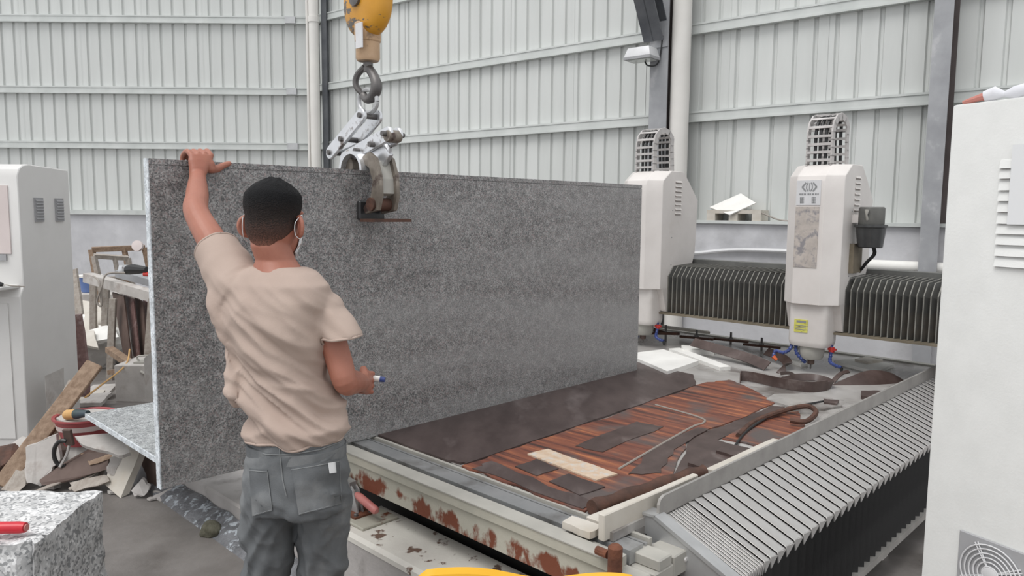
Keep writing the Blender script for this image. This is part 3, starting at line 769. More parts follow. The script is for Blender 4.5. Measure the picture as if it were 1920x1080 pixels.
for k, (a, b) in enumerate(((.02, .03), (.05, .06))):
    bm = B(); tube(bm, spline([c + ZZ * 1.42 + MU * a, c + ZZ * 1.36 + MU * (a + .05), c + ZZ * 1.30 + MU * (a + .03) - MV * .04, M(3.2, vc + .19, 1.24)], 5), .007, 6); obj('oil_hose', bm, 'cable_black', hA, True)
bm = B(); mbox(bm, 3.06, 3.20, vc + .172, vc + .20, 1.24, 1.42); obj('pump_plate', bm, 'bellows_lip', hA)

# scraps on the far half of the table
def wedge(name, pts, z, th, m, label, cat, seed=1, amp=.004, tilt=None):
    bm = B(); shard(bm, [M(a, b, z + (t if len(q) > 2 else 0)) for q in pts for a, b, t in [(q[0], q[1], q[2] if len(q) > 2 else 0)]], ZZ, th, seed, amp)
    return tag(obj(name, bm, m), label, cat)
wedge('white_slab', [(2.22, .09), (2.66, .05), (2.84, -.34), (2.50, -.42)], .600, .03, 'paper_white', 'white stone tile lying at the right end of the granite slab', 'tile', 2)
wedge('white_slab', [(2.60, .24), (2.68, .27), (3.02, -.32), (2.93, -.35)], .600, .022, 'paper_white', 'long narrow white stone strip behind the white tile', 'tile', 3)
wedge('white_slab', [(2.93, -.22), (3.04, -.05), (3.16, -.15), (3.06, -.33)], .600, .035, 'paper_white', 'small white stone block behind the long white strip', 'tile', 4)
wedge('grey_slab', [(2.90, .33), (3.06, .35), (3.40, -.10), (3.2, -.18)], .600, .018, 'table_grey', 'grey stone sheet under the dark strips behind the white tiles', 'tile', 5)
wedge('white_slab', [(3.10, .55), (3.16, .57), (3.34, .30), (3.29, .28)], .600, .016, 'paper_white', 'thin white stone strip left of the milling spindle', 'tile', 6)
wedge('white_slab', [(3.22, .98), (3.55, .98), (3.62, .72), (3.36, .66)], .600, .02, 'paper_white', 'white stone sheet right of the milling spindle', 'tile', 7)
wedge('white_slab', [(3.42, .86), (3.58, .90), (3.60, .78), (3.46, .76)], .620, .016, 'white_board', 'small cream offcut on top of the white sheet beside the spindle', 'offcut', 8)
def strip(name, pts, w, th, label, up=None, cat='rubber strip', m='rubber_strip', ups=None):
    """bent flat strip standing on edge or lying, along a 3D path"""
    bm = B(); pl = spline(pts, 6); rows = []
    for i, p in enumerate(pl):
        t = (pl[min(i + 1, len(pl) - 1)] - pl[max(i - 1, 0)]).normalized()
        f = i / (len(pl) - 1)
        ud = V3(up) if ups is None else (V3(ups[0]) * (1 - f) + V3(ups[1]) * f)
        ud = (ud - t * ud.dot(t)).normalized(); s = t.cross(ud)
        rows.append([p, p + ud * w, p + ud * w + s * th, p + s * th])
    loft(bm, rows); return tag(obj(name, bm, m, None, True), label, cat)
strip('rubber_strip', [M(2.95, -.19, .66), M(2.90, .05, .645), M(2.86, .28, .625), M(2.80, .44, .604)], .07, .006, 'flat dark strip sloping over the white tiles', up=MU * .7 + ZZ * .7)
strip('rubber_strip', [M(3.12, .28, .64), M(3.05, .42, .63), M(2.95, .50, .61), M(2.8, .52, .603)], .06, .006, 'crumpled dark strip just left of the milling spindle', ups=(ZZ + MU, MU))
strip('rubber_strip', [M(2.36, .50, .602), M(2.42, .48, .604), M(2.44, .56, .604), M(2.42, .72, .602), M(2.44, .88, .602), M(2.56, .93, .602)], .06, .006, 'dark rubber band curled on edge in front of the spindle', up=ZZ)
strip('rubber_strip', [M(2.50, .70, .604), M(2.62, .74, .612), M(2.70, .82, .612), M(2.62, .93, .604), M(2.50, .92, .603)], .045, .006, 'dark rubber loop behind the curled band', up=ZZ * .7 + MU * .7)
strip('rubber_strip', [M(2.74, .58, .605), M(2.70, .66, .625), M(2.64, .74, .61)], .02, .005, 'narrow dark sliver under the milling bit', up=ZZ)
strip('rubber_sheet', [M(2.72, .90, .603), M(2.86, .96, .645), M(2.98, 1.02, .670), M(3.08, 1.10, .655), M(3.14, 1.17, .605)], .17, .006, 'large dark rubber sheet arching up beside the upstand rail', ups=(MU * -.5 + MV * .5 - ZZ * .6, MU * -.6 + MV * .3 - ZZ * .5), cat='rubber sheet')
strip('rubber_strip', [M(2.78, .86, .603), M(2.86, .88, .65), M(2.90, .92, .67)], .03, .006, 'small upright dark scrap at the left end of the arching rubber sheet', up=MV)
wedge('grey_disc', [(2.08, .80), (2.22, .78), (2.34, .88), (2.36, 1.04), (2.24, 1.14), (2.10, 1.10), (2.02, .95)], .600, .012, 'table_grey', 'grey stone disc offcut in front of the dark rubber loops', 'stone offcut', 9, .004)
wedge('brown_scrap', [(2.50, 1.14), (2.62, 1.10), (2.70, 1.18), (2.60, 1.23), (2.5, 1.2)], .600, .02, 'rubber_strip', 'brown crumpled scrap beside the upstand rail', 'scrap', 10, .012)
wedge('brown_scrap', [(2.20, 1.06), (2.27, 1.03), (2.30, 1.10), (2.22, 1.12)], .612, .01, 'rubber_strip', 'tiny brown scrap lying on the grey stone disc', 'scrap', 11, .006)
bm = B(); tube(bm, spline([M(1.35, 1.02, .612), M(1.6, .97, .616), M(1.85, 1.0, .63), M(1.98, 1.06, .64), M(1.90, 1.14, .64), M(1.74, 1.16, .63), M(1.70, 1.10, .63)], 7), .013, 8)
tag(obj('black_hose', bm, 'rust_dark', None, True), 'dark hose loop lying by the upstand rail', 'hose')
bm = B(); tube(bm, spline([M(1.2, 1.08, .61), M(1.5, 1.0, .612), M(1.9, .98, .62), M(2.3, 1.05, .612)], 7), .006, 6)
tag(obj('dark_rope', bm, 'cable_black', None, True), 'thin dark rope stretched beside the dark hose loop', 'rope')
# clamps along the far edge
def clampbar(u, v, lab):
    t = thing('table_clamp', lab, 'clamp', M(u, v, .6), 'clamps along the far edge of the bed')
    bm = B(); beam(bm, M(u - .03, v - .13, .628), M(u + .03, v + .13, .628), .03, .016); obj('bar', bm, 'rust_dark', t)
    bm = B(); tube(bm, [M(u, v, .600), M(u, v, .69)], .009, 8); obj('bolt', bm, 'iron', t, True)
    bm = B(); tube(bm, [M(u, v, .636), M(u, v, .65)], .018, 6); obj('nut', bm, 'iron', t)
clampbar(3.46, -.44, 'leftmost bar clamp of three on the far edge of the bed'); clampbar(3.56, -.20, 'middle bar clamp of three on the far edge of the bed'); clampbar(3.50, .08, 'rightmost bar clamp of three, nearest the milling spindle')
bm = B(); beam(bm, M(3.35, -.72, .70), M(3.62, -.42, .655), .05, .02); tag(obj('pale_lath', bm, 'white_board'), 'pale lath sticking out behind the right end of the slab', 'lath')
t = thing('tool_rack', 'small dark clamp with hoses beside the right edge of the slab', 'clamp', M(3.15, -.72, .6))
bm = B(); tube(bm, spline([M(3.05, -.74, .605), M(3.08, -.74, .68), M(3.16, -.72, .74), M(3.2, -.68, .70), M(3.3, -.62, .66)], 6), .014, 8); obj('hose', bm, 'rust_dark', t, True)
bm = B(); beam(bm, M(3.18, -.72, .665), M(3.34, -.52, .665), .04, .02); obj('bar', bm, 'rust_dark', t)
bm = B(); tube(bm, [M(3.27, -.60, .60), M(3.27, -.60, .73)], .009, 8); obj('bolt', bm, 'iron', t, True)

# concrete plinths at the near end
bm = B(); prism(bm, [M(a, .06, b) for a, b in ((-.145, 0), (-.145, .345), (-.130, .358), (.10, .358), (.10, 0))], MV * 1.30)
k1 = thing('concrete_plinth', 'concrete plinth with chipped white painted top before the end beam', 'plinth', M(-.02, .7, 0))
obj('plinth_body', bm, 'kerb_concrete', k1)
bm = B(); prism(bm, [M(a, .06, b) for a, b in ((-.149, .335), (-.147, .352), (-.132, .364), (.102, .364), (.102, .357), (-.13, .357), (-.143, .345), (-.143, .335))], MV * 1.30)
obj('painted_top', bm, 'kerb_white', k1)
bm = B(); mbox(bm, -.06, .5, -1.75, .05, 0, .12); bevel(bm, .01)
tag(obj('low_plinth', bm, 'kerb_concrete'), 'low pale concrete step below the left end of the slab', 'plinth')
bm = B(); rr = random.Random(4)
pr = [(-.20, 0), (-.185, .012), (-.15, .030), (-.11, .045), (-.065, .055), (-.065, 0)]
rows = []
for i in range(40):
    v = -1.85 + i * .05
    rows.append([M(a + (rr.uniform(-.010, .010) if 0 < k < 4 else 0), v, max(0, b + (rr.uniform(-.008, .008) if 0 < k < 5 else 0))) for k, (a, b) in enumerate(pr)])
loft(bm, rows); tag(obj('wet_kerb', bm, 'kerb_wet', None, True), 'wet dark glistening kerb in front of the low concrete step', 'kerb')
# toggle latch standing on the plinth
t = thing('toggle_latch', 'rusty toggle latch with faded red handle on the white plinth', 'latch', M(-.02, .06, .364))
bm = B(); mbox(bm, -.10, .07, -.09, .22, .364, .376); bevel(bm, .003); obj('base_plate', bm, 'cream_rust', t)
bm = B(); mbox(bm, -.075, .02, .02, .13, .376, .384); obj('foot_plate', bm, 'rust', t)
for (a, b) in ((-.06, .035), (-.06, .115), (.005, .12)):
    bm = B(); lathe(bm, M(a, b, .384), ((.010, 0), (.010, .007), (.005, .010)), 6); obj('bolt', bm, 'iron', t)
for s in (-.012, .012):
    bm = B(); prism(bm, [M(-.03 + s, a, b) for a, b in ((.055, .384), (.10, .384), (.07, .47), (.03, .50), (.015, .49))], MU * .006); obj('link', bm, 'galvanised', t)
bm = B(); beam(bm, M(-.03, -.08, .492), M(-.03, .05, .482), .032, .036); obj('arm', bm, 'rail_steel', t)
bm = B(); tube(bm, [M(-.03, -.075, .505), M(-.03, -.075, .535)], .014, 8); obj('adjuster', bm, 'galvanised', t, True)
bm = B(); tube(bm, [M(-.03, .075, .455), M(-.03, .10, .448), M(-.03, .205, .425), M(-.03, .215, .423)], [.011, .017, .017, .010], 12); obj('handle', bm, 'red_handle', t, True)

# ================================================================== the big granite slab
SF, ST = -.114, .036                       # front face and thickness across the machine
U0, U1, SZ0, SZ1 = -.717, 2.194, .606, 1.770
sl = thing('granite_slab', 'large upright dark grey speckled granite slab hanging from the hoist', 'slab', M((U0 + U1) / 2, SF - ST / 2, SZ0))
bm = B()
prism(bm, [M(U0, a, b) for a, b in ((SF, SZ0), (SF, SZ1 - .024), (SF - .004, SZ1 - .024), (SF - .004, SZ1 - .019), (SF, SZ1 - .019), (SF, SZ1), (SF - ST, SZ1), (SF - ST, SZ0))], MU * (U1 - U0))
obj('slab_body', bm, 'granite_slab', sl)
bm = B(); shard(bm, [M(U0, SF - .001, SZ0), M(U0, SF - ST, SZ0), M(U0, SF - ST, SZ1), M(U0, SF - .001, SZ1)], -MU, .004, 3, .0015, 8); obj('sawn_end', bm, 'granite_edge', sl, label='pale sawn end')

# granite offcut lying behind the slab's left end
t = thing('granite_offcut', 'pale granite piece lying flat behind the left end of the slab', 'stone slab', M(-.2, -1.4, .42))
bm = B(); mbox(bm, -.43, .03, -2.0, -.92, .428, .452); obj('plate', bm, 'granite_light', t)
bm = B(); mbox(bm, -.436, -.43, -2.0, -.92, .426, .452); obj('sawn_edge', bm, 'granite_edge', t, label='pale sawn edge')
bm = B(); mbox(bm, -.16, .02, -1.97, -1.72, 0, .427); bevel(bm, .008)
tag(obj('support_block', bm, 'wood_dark'), 'dark timber block propping up the pale granite piece', 'timber block')

# ================================================================== hoist hook and slab clamp
UC = 0.18
def CP(x, y, du=0):                         # a point of the clamp's own upright plane across the slab
    d = FW + RT * ((x - CX) / FPX) + UP * ((CY - y) / FPX)
    p0 = M(UC, 0, 0)
    return CAM + d * ((p0 - CAM).dot(MU) / d.dot(MU)) + MU * du
cc = CP(690, 30); top = CP(690, 0)
t = thing('hook_block', 'worn yellow crane hook block hanging above the slab', 'hoist hook', CP(690, 120))
bm = B(); c = CP(690, 22)
s1, s2 = MV, MU
prof = []
rings = []
for k in range(15):
    a = math.pi * k / 14; z = -math.cos(a) * .15; r = max(.002, math.sin(a))
    w = .142 * (r ** .75) * (1 + .0 * z)
    rings.append(ering(c + ZZ * (z + .045), s1 * w, s2 * (.060 * r ** .6), 28, 2.6))
loft(bm, rings); obj('sheave_housing', bm, 'hook_yellow', t, True)
for s in (-1, 1):
    bm = B(); lathe(bm, c + ZZ * .045 + MU * (s * .058), ((.035, 0), (.035, .012), (.015, .018)), 14, MU * s); obj('axle_cap', bm, 'iron', t, True)
bm = B(); lathe(bm, CP(690, 115), ((.044, 0), (.050, .010), (.050, .075), (.054, .08), (.056, .15), (.045, .165)), 20); obj('swivel_neck', bm, 'hook_cream', t, True)
bm = B(); fbox(bm, CP(692, 96, -.066), MV * .045, MU * .006, ZZ * .10); obj('name_plate', bm, 'plate_silver', t)
bm = B(); tube(bm, [CP(690, 118), CP(690, 135)], .020, 12); obj('hook_shank', bm, 'iron', t, True)
bm = B(); e1, e2 = MV, ZZ
pts = [CP(690, 126), CP(701, 143), CP(706, 162), CP(700, 180), CP(689, 186), CP(681, 178)]
pl = spline(pts, 6); tube(bm, pl, [.024 - .014 * abs(i / (len(pl) - 1) - .45) for i in range(len(pl))], 12)
obj('hook', bm, 'iron', t, True)
bm = B(); tube(bm, spline([CP(688, 126, -.01), CP(677, 143, -.02), CP(675, 162, -.02), CP(682, 178)], 5), .013, 8); obj('safety_latch', bm, 'iron', t, True)
for s in (-.045, .045):
    bm = B(); tube(bm, [c + ZZ * .1 + MV * s, c + ZZ * 3.2 + MV * s], .009, 8); obj('hoist_rope', bm, 'cable_grey', t, True)

t = thing('slab_clamp', 'scissor lifting clamp with bright steel arms gripping the slab top', 'lifting clamp', CP(690, 312))
bm = B(); pl = [CP(690 + 17 * math.cos(a), 190 + 22 * math.sin(a)) for a in [2 * math.pi * i / 24 for i in range(25)]]
tube(bm, pl, .010, 10, False); obj('lifting_ring', bm, 'galvanised', t, True)
def arm(a, b, w, th, du, nm, m='clamp_steel'):
    bm = B(); a, b = CP(*a, du), CP(*b, du); d = (b - a).normalized(); s = d.cross(MU).normalized()
    n = 8; ring = []
    for k in range(n + 1): an = math.pi / 2 + math.pi * k / n; ring.append(a + (d * math.cos(an) + s * math.sin(an)) * w)
    for k in range(n + 1): an = -math.pi / 2 + math.pi * k / n; ring.append(b + (d * math.cos(an) + s * math.sin(an)) * w)
    prism(bm, ring, MU * th); bevel(bm, .003); return obj(nm, bm, m, t, True)
arm((692, 218), (634, 287), .030, .016, -.045, 'arm'); arm((692, 218), (634, 287), .030, .016, .035, 'arm')
arm((640, 286), (716, 262), .024, .014, .055, 'arm'); arm((655, 298), (736, 252), .030, .016, -.030, 'arm'); arm((655, 298), (736, 252), .030, .016, .018, 'arm')
bm = B(); pts = [(640, 282), (690, 262), (722, 268), (734, 290), (722, 312), (700, 300), (664, 302), (648, 300)]
prism(bm, [CP(*p, -.012) for p in pts], MU * .026); bevel(bm, .004); obj('cam_plate', bm, 'clamp_steel', t, True)
for p in ((634, 287), (656, 262), (692, 218), (736, 252), (684, 284), (712, 272)):
    bm = B(); lathe(bm, CP(*p, -.054), ((.011, 0), (.012, .008), (.012, .105), (.009, .112)), 12, MU); obj('pivot_pin', bm, 'iron', t, True)
bm = B(); lathe(bm, CP(738, 256, -.055), ((.022, .02), (.026, .03), (.026, .075), (.022, .085)), 16, MU); obj('roller', bm, 'clamp_dark', t, True)
# jaws: a half-round saddle over the slab edge, a front jaw with pad
bm = B(); c = CP(684, 322); rr_ = .085
oc_ = [c + (MV * math.cos(a) + ZZ * math.sin(a)) * rr_ for a in [math.pi * i / 14 for i in range(15)]]
ic_ = [c + (MV * math.cos(a) + ZZ * math.sin(a)) * (rr_ - .014) for a in [math.pi * i / 14 for i in range(14, -1, -1)]]
prism(bm, [p - MU * .075 for p in oc_ + ic_], MU * .12); obj('saddle', bm, 'clamp_steel', t, True)
va = SF
bm = B()
jp = [(.030, 1.825), (.075, 1.840), (.120, 1.815), (.150, 1.74), (.155, 1.66), (.135, 1.60), (.045, 1.585), (.030, 1.61), (.085, 1.66), (.100, 1.72), (.075, 1.775), (.040, 1.79)]
prism(bm, [M(UC - .055, va + a, b) for a, b in jp], MU * .018); bevel(bm, .004, 2)
obj('jaw_plate', bm, 'clamp_dark', t, True)
bm = B(); prism(bm, [M(UC + .028, va + a, b) for a, b in jp], MU * .018); bevel(bm, .004, 2); obj('jaw_plate', bm, 'clamp_dark', t, True)
bm = B(); prism(bm, [M(UC - .037, va + a, b) for a, b in ((.06, 1.82), (.105, 1.80), (.132, 1.73), (.136, 1.67), (.110, 1.66), (.108, 1.72), (.085, 1.77))], MU * .065); obj('jaw_web', bm, 'rail_cream', t)
bm = B(); tube(bm, [M(UC - .065, va + .095, 1.625), M(UC + .06, va + .095, 1.625)], .028, 14); obj('jaw_pin', bm, 'rust_dark', t, True)
bm = B(); mbox(bm, UC - .07, UC + .06, va + .003, va + .028, 1.56, 1.64); bevel(bm, .006); obj('front_pad', bm, 'black_rubber', t)
bm = B(); mbox(bm, UC - .07, UC + .06, va - ST - .030, va - ST - .004, 1.60, 1.70); bevel(bm, .006); obj('rear_pad', bm, 'black_rubber', t)
bm = B(); prism(bm, [M(UC - .05, va - ST + a, b) for a, b in ((-.030, 1.60), (-.10, 1.62), (-.12, 1.80), (-.06, 1.86), (-.02, 1.80), (-.030, 1.72))], MU * .085); bevel(bm, .006); obj('rear_jaw', bm, 'clamp_dark', t)
bm = B(); mbox(bm, UC - .09, UC + .10, va + .06, va + .16, 1.553, 1.566); obj('foot_bar', bm, 'rust_dark', t)

# ================================================================== control cabinet at the right edge
K0_ = V3((1.04, 1.80, 0)); KE = V3((.477, -.879, 0)).normalized(); KN = V3((-KE.y * -1, KE.x * -1, 0))
KN = V3((KE.y, -KE.x, 0))
if KN.dot(-K0_) < 0: KN = -KN
def KF(e, z, n=0): return K0_ + KE * e + KN * n + ZZ * z
def KP(x, y, n=0):
    d = FW + RT * ((x - CX) / FPX) + UP * ((CY - y) / FPX)
    p = CAM + d * ((K0_ - CAM).dot(KN) / d.dot(KN)); return p + KN * n
cab = thing('control_cabinet', 'tall off-white electrical control cabinet at the right edge of the picture', 'cabinet', KF(.35, 0, -.25))
bm = B(); fbox(bm, KF(0, .05, 0), KE * .75, -KN * .5, ZZ * 1.81); bevel(bm, .006, 2); obj('body', bm, 'cabinet_paint', cab, True)
bm = B(); fbox(bm, KF(.02, 0, -.03), KE * .71, -KN * .44, ZZ * .05); obj('plinth', bm, 'steel_dark', cab)
ys = (315, 334, 356, 376, 396, 418, 437, 457, 478, 498)
for i, y in enumerate(ys):
    x0 = 1876 - i * 1.2
    a = KP(x0, y - 2); e0 = (a - K0_).dot(KE); z = a.z
    bm = B(); hexa(bm, [KF(e0, z - .004, .0), KF(e0 + .13, z - .004, .0), KF(e0 + .13, z - .004, .009), KF(e0, z - .004, .006),
                        KF(e0, z + .016, .0), KF(e0 + .13, z + .016, .0), KF(e0 + .13, z + .016, .0008), KF(e0, z + .016, .0008)])
    l = obj('louvre', bm, 'cabinet_paint', cab)
    bm = B(); fbox(bm, KF(e0 + .004, z - .0045, .0004), KE * .122, KN * .004, ZZ * .0015); obj('slot', bm, 'slot_dark', l)
a = KP(1904, 272); b = KP(1904, 421); e0 = (a - K0_).dot(KE)
bm = B(); fbox(bm, KF(e0, b.z, .010), KE * .21, KN * .0006, ZZ * (a.z - b.z)); obj('paper_notice', bm, 'pleat_white', cab)
# fan grille
a = KP(1802, 992); e0 = (a - K0_).dot(KE); sz = .155
ctr = KF(e0 + sz / 2, a.z - sz / 2)
bm = B(); fbox(bm, KF(e0, a.z - sz, .0005), KE * sz, KN * .006, ZZ * sz); bevel(bm, .002); fg = obj('fan_frame', bm, 'grey_plastic', cab)
for r in (.018, .028, .038, .048, .058, .068):
    bm = B(); pl = [ctr + KN * .010 + (KE * math.cos(q) + ZZ * math.sin(q)) * r for q in [2 * math.pi * i / 32 for i in range(33)]]; tube(bm, pl, .0018, 6, False); obj('grille_ring', bm, 'plate_silver', fg, True)
for q in (0.5, 2.07, 3.64, 5.21):
    for dq in (-.05, .05):
        bm = B(); dr = KE * math.cos(q + dq) + ZZ * math.sin(q + dq); tube(bm, [ctr + KN * .009 + dr * .015, ctr + KN * .009 + dr * .074], .0018, 6); obj('grille_spoke', bm, 'plate_silver', fg, True)
bm = B(); lathe(bm, ctr + KN * .006, ((.017, 0), (.017, .005), (.014, .006)), 20, KN); obj('fan_hub', bm, 'plate_silver', fg, True)
# rag and twisted sleeve on top of it
ztop = 1.862
def KT(e, n, z): return KF(e, ztop + z, n)
bm = B(); pl = [KT(.055 + .02 * i, -.03 - .004 * i, .014 + .008 * math.sin(i * 1.9) * .4 + .001 * i) for i in range(18)]
tube(bm, pl, [.012 + .0055 * math.sin(i * 2.3) for i in range(18)], 12); tag(obj('white_rag', bm, 'white_cloth', None, True), 'twisted white rag lying on top of the control cabinet', 'rag')
bm = B(); pl = spline([KT(.012, -.02, .004), KT(.03, -.02, .007), KT(.05, -.026, .012), KT(.062, -.03, .014)], 4); tube(bm, pl, [.004 + .0006 * i for i in range(len(pl))], 8); tag(obj('red_rag', bm, 'red_cloth', None, True), 'faded red rag end beside the white rag on the cabinet', 'rag')

# ================================================================== console at the left edge
con = thing('operator_console', 'tall off-white operator console at the left edge of the picture', 'console', (-3.6, 5.1, 0))
XC = -3.19
bm = B()
prof = [(4.80, .0), (4.80, 1.02), (4.84, 1.08), (4.84, 1.80), (4.86, 1.845), (4.90, 1.872), (4.96, 1.882), (5.40, 1.868), (5.40, 0)]
prism(bm, [V3((XC, a, b)) for a, b in prof], V3((-1.0, 0, 0))); bevel(bm, .012, 3, 40); obj('body', bm, 'console_paint', con, True, sharp=28)
bm = B(); wbox(bm, -4.15, -3.255, 4.832, 4.842, 1.30, 1.74); scr = obj('screen_panel', bm, 'console_pink', con)
bm = B(); wbox(bm, -4.1, -3.285, 4.826, 4.833, 1.255, 1.295); obj('screen_ledge', bm, 'grey_plastic', con)
bm = B(); wbox(bm, -4.17, -3.215, 4.60, 4.86, 1.075, 1.10); bevel(bm, .006); obj('keyboard_shelf', bm, 'console_paint', con)
bm = B(); wbox(bm, -4.15, -3.27, 4.792, 4.802, .08, .98); obj('lower_door', bm, 'console_paint', con)
for y in (5.035, 5.262):
    bm = B(); wbox(bm, XC - .004, XC + .010, y - .045, y + .045, 1.505, 1.665); vt = obj('side_vent', bm, 'grey_plastic', con)
    for k in range(7):
        bm = B(); prism(bm, [V3((XC + .010, y - .038, 1.52 + k * .02)), V3((XC + .018, y - .038, 1.522 + k * .02)), V3((XC + .010, y - .038, 1.534 + k * .02))], V3((0, .076, 0))); obj('vent_slat', bm, 'grey_plastic', vt)
t = thing('computer_mouse', 'black mouse lying on the shelf of the operator console', 'mouse', (-3.28, 4.70, 1.10))
bm = B(); ball(bm, (-3.28, 4.70, 1.112), .055, .035, .020); bmesh.ops.bisect_plane(bm, geom=bm.verts[:] + bm.edges[:] + bm.faces[:], plane_co=(0, 0, 1.1005), plane_no=(0, 0, -1), clear_outer=True); obj('shell', bm, 'cable_black', t, True)
bm = B(); tube(bm, spline([(-3.23, 4.70, 1.108), (-3.19, 4.68, 1.112), (-3.14, 4.66, 1.108), (-3.09, 4.70, 1.10)], 4), .004, 6); obj('cable', bm, 'cable_grey', t, True)

# ================================================================== foreground
t = thing('granite_block', 'rough white granite block in the lower left foreground', 'stone block', (-1.85, 2.55, 0))
bm = B()
rr = random.Random(5)
fbox(bm, (-2.45, 2.33, 0), (.89, .01, 0), (-.035, .47, 0), (0, 0, .5))
bmesh.ops.subdivide_edges(bm, edges=bm.edges[:], cuts=30, use_grid_fill=True)
for v in bm.verts:
    n = noise.noise_vector(v.co * 7); n2 = noise.noise_vector(v.co * 22)
    v.co += n * .007 + n2 * .006 + noise.noise_vector(v.co * 55) * .004
    if -1.60 < v.co.x < -1.575 and v.co.y < 2.40: v.co.y += .035
obj('block', bm, 'granite_white', t, True, sharp=50)
bm = B(); a = V3((-1.625, 2.403, .532)); tube(bm, [a + V3((-.24, -.015, 0)), a + V3((-.02, 0, 0)), a], [.020, .020, .017], 14)
h_ = thing('red_grip', 'bright red rubber grip lying on the white granite block', 'handle', a + V3((-.2, 0, -.02)))
obj('grip', bm, 'red_rubber', h_, True)
bm = B(); tube(bm, [a + V3((.0, 0, 0)), a + V3((.006, 0, 0))], .012, 12); obj('grip_end', bm, 'red_handle', h_, True)

# yellow chair just below the frame
yc = thing('plastic_chair', 'yellow plastic chair whose back just shows at the bottom edge', 'chair', (.04, 1.33, 0))
bm = B(); rows = []
NX = 24
def backtop(s): 
    return .852 - .026 * math.exp(-((s - .1) / .38) ** 2) - .008 * max(0, s) - .05 * (max(0, abs(s) - .80) / .20) ** 2
for i in range(NX + 1):
    s = -1 + 2 * i / NX
    x = .04 + .255 * s; zt = backtop(s); yb = 1.50 + .03 * s * s * -1
    col = []
    for k in range(9):
        f = k / 8; z = .42 + (zt - .42) * f; y = yb - .10 + .10 * f ** 1.2
        col.append((x * (1) - (.04 * (1 - f)) * s, y, z))
    ring = [V3(p) + V3((0, .016, 0)) for p in col] + [V3((col[-1][0], col[-1][1] + .002, col[-1][2] + .008))] + [V3(p) - V3((0, .012, 0)) for p in reversed(col)]
    rows.append(ring)
loft(bm, rows); obj('backrest', bm, 'yellow_plastic', yc, True)
bm = B(); fbox(bm, (-.18, 1.0, .41), (.44, 0, 0), (0, .43, 0), (0, 0, .03)); bevel(bm, .012, 3); obj('seat', bm, 'yellow_plastic', yc, True)
for x, y in ((-.16, 1.03), (.24, 1.03), (-.16, 1.40), (.24, 1.40)):
    bm = B(); tube(bm, [(x, y, .415), (x * 1.12 - .005, y + (.03 if y > 1.2 else -.03), 0)], [.02, .015], 10); obj('leg', bm, 'yellow_plastic', yc, True)

# ================================================================== rubble on the left
def plank(name, a, b, w, th, m, label, cat='plank', up=ZZ, seed=1):
    bm = B(); beam(bm, a, b, w, th, up); bevel(bm, .004); return tag(obj(name, bm, m), label, cat)
plank('plank', G(2, 912, .03), P(178, 682, 4.62), .10, .035, 'wood_brown', 'long brown plank leaning up across the rubble beside the console', up=V3((.3, -1, .6)))
plank('plank', G(22, 935, .02) + V3((-.12, .25, 0)), P(140, 715, 4.72), .07, .02, 'wood_grey', 'thin grey lath behind the long brown plank', up=V3((.3, -1, .6)))
def pane(name, pix, Y, m, label, th=.02, cat='stone shard', seed=1, amp=.012, dn=(0, 1, .15)):
    """broken plate; every corner carries its own distance"""
    bm = B(); pts = [P(x, y, d) for (x, y), d in zip(pix, Y)]
    shard(bm, pts, V3(dn), th, seed, amp); return tag(obj(name, bm, m), label, cat)
pane('grey_plate', [(84, 705), (118, 690), (122, 770), (88, 775)], (4.84, 5.04, 5.0, 4.80), 'stone_dusty', 'thin grey plate leaning against the console side', .01, 'plate', 2, .003)
pane('stone_shard', [(48, 838), (105, 815), (113, 862), (96, 884), (76, 912), (50, 905)], (4.18, 4.26, 4.2, 4.15, 4.1, 4.08), 'stone_dusty', 'large dusty stone shard leaning under the long brown plank', .025, 'stone shard', 3, .012)
pane('stone_shard', [(2, 918), (40, 855), (52, 840), (55, 905), (30, 926)], (4.05, 4.2, 4.22, 4.12, 4.0), 'wood_grey', 'grey weathered board end at the left edge below the console', .03, 'board', 4, .01)
pane('stone_shard', [(140, 818), (214, 812), (244, 848), (222, 854), (160, 836)], (4.05, 4.1, 4.0, 3.98, 4.02), 'stone_dusty', 'long flat stone shard lying over the red basin', .022, 'stone shard', 5, .008, (0, .5, -1))
pane('timber_beam', [(74, 900), (165, 848), (205, 845), (200, 880), (120, 905), (78, 910)], (4.10, 4.18, 4.2, 4.1, 4.08, 4.06), 'wood_dark', 'dark brown timber chunk at the front of the rubble', .09, 'timber', 6, .008)
t = thing('thick_tile', 'thick cream stone tile leaning at the foot of the slab', 'stone tile', G(232, 935, 0))
bm = B(); pts = [G(196, 908, .05), G(226, 934, .0), P(262, 848, 4.12), P(215, 838, 4.18)]
shard(bm, pts, V3((.55, .75, .2)), .05, 7, .004); obj('tile', bm, 'white_board', t)
pane('dark_tile', [(244, 915), (262, 925), (284, 862), (268, 848)], (4.2, 4.15, 4.25, 4.3), 'steel_grey', 'dark grey tile behind the thick cream tile', .03, 'stone tile', 8, .004, (.5, .8, 0))
pane('dark_tile', [(268, 905), (283, 912), (294, 868), (284, 856)], (4.3, 4.28, 4.34, 4.38), 'steel_dark', 'blackish tile farthest behind the thick cream tile', .03, 'stone tile', 9, .004, (.5, .8, 0))
pane('pale_chip', [(246, 920), (266, 897), (280, 912), (270, 930), (252, 931)], (4.02, 4.06, 4.04, 3.98, 3.98), 'kerb_concrete', 'pale stone chip in front of the dark tiles', .02, 'stone chip', 10, .01)
for i, (x0, y0, x1, y1, z, lab) in enumerate(((130, 918, 188, 880, .03, 'pale wood strip on the floor in front of the dark timber chunk'), (188, 905, 194, 850, .03, 'short pale stick standing against the dark timber chunk'),
                                              (60, 925, 130, 897, .02, 'flat pale strip at the front foot of the rubble'))):
    a = G(x0, y0, z); b = P(x1, y1, a.y + .12); plank('strip', a, b, .035, .012, 'wood_grey', lab, 'strip')
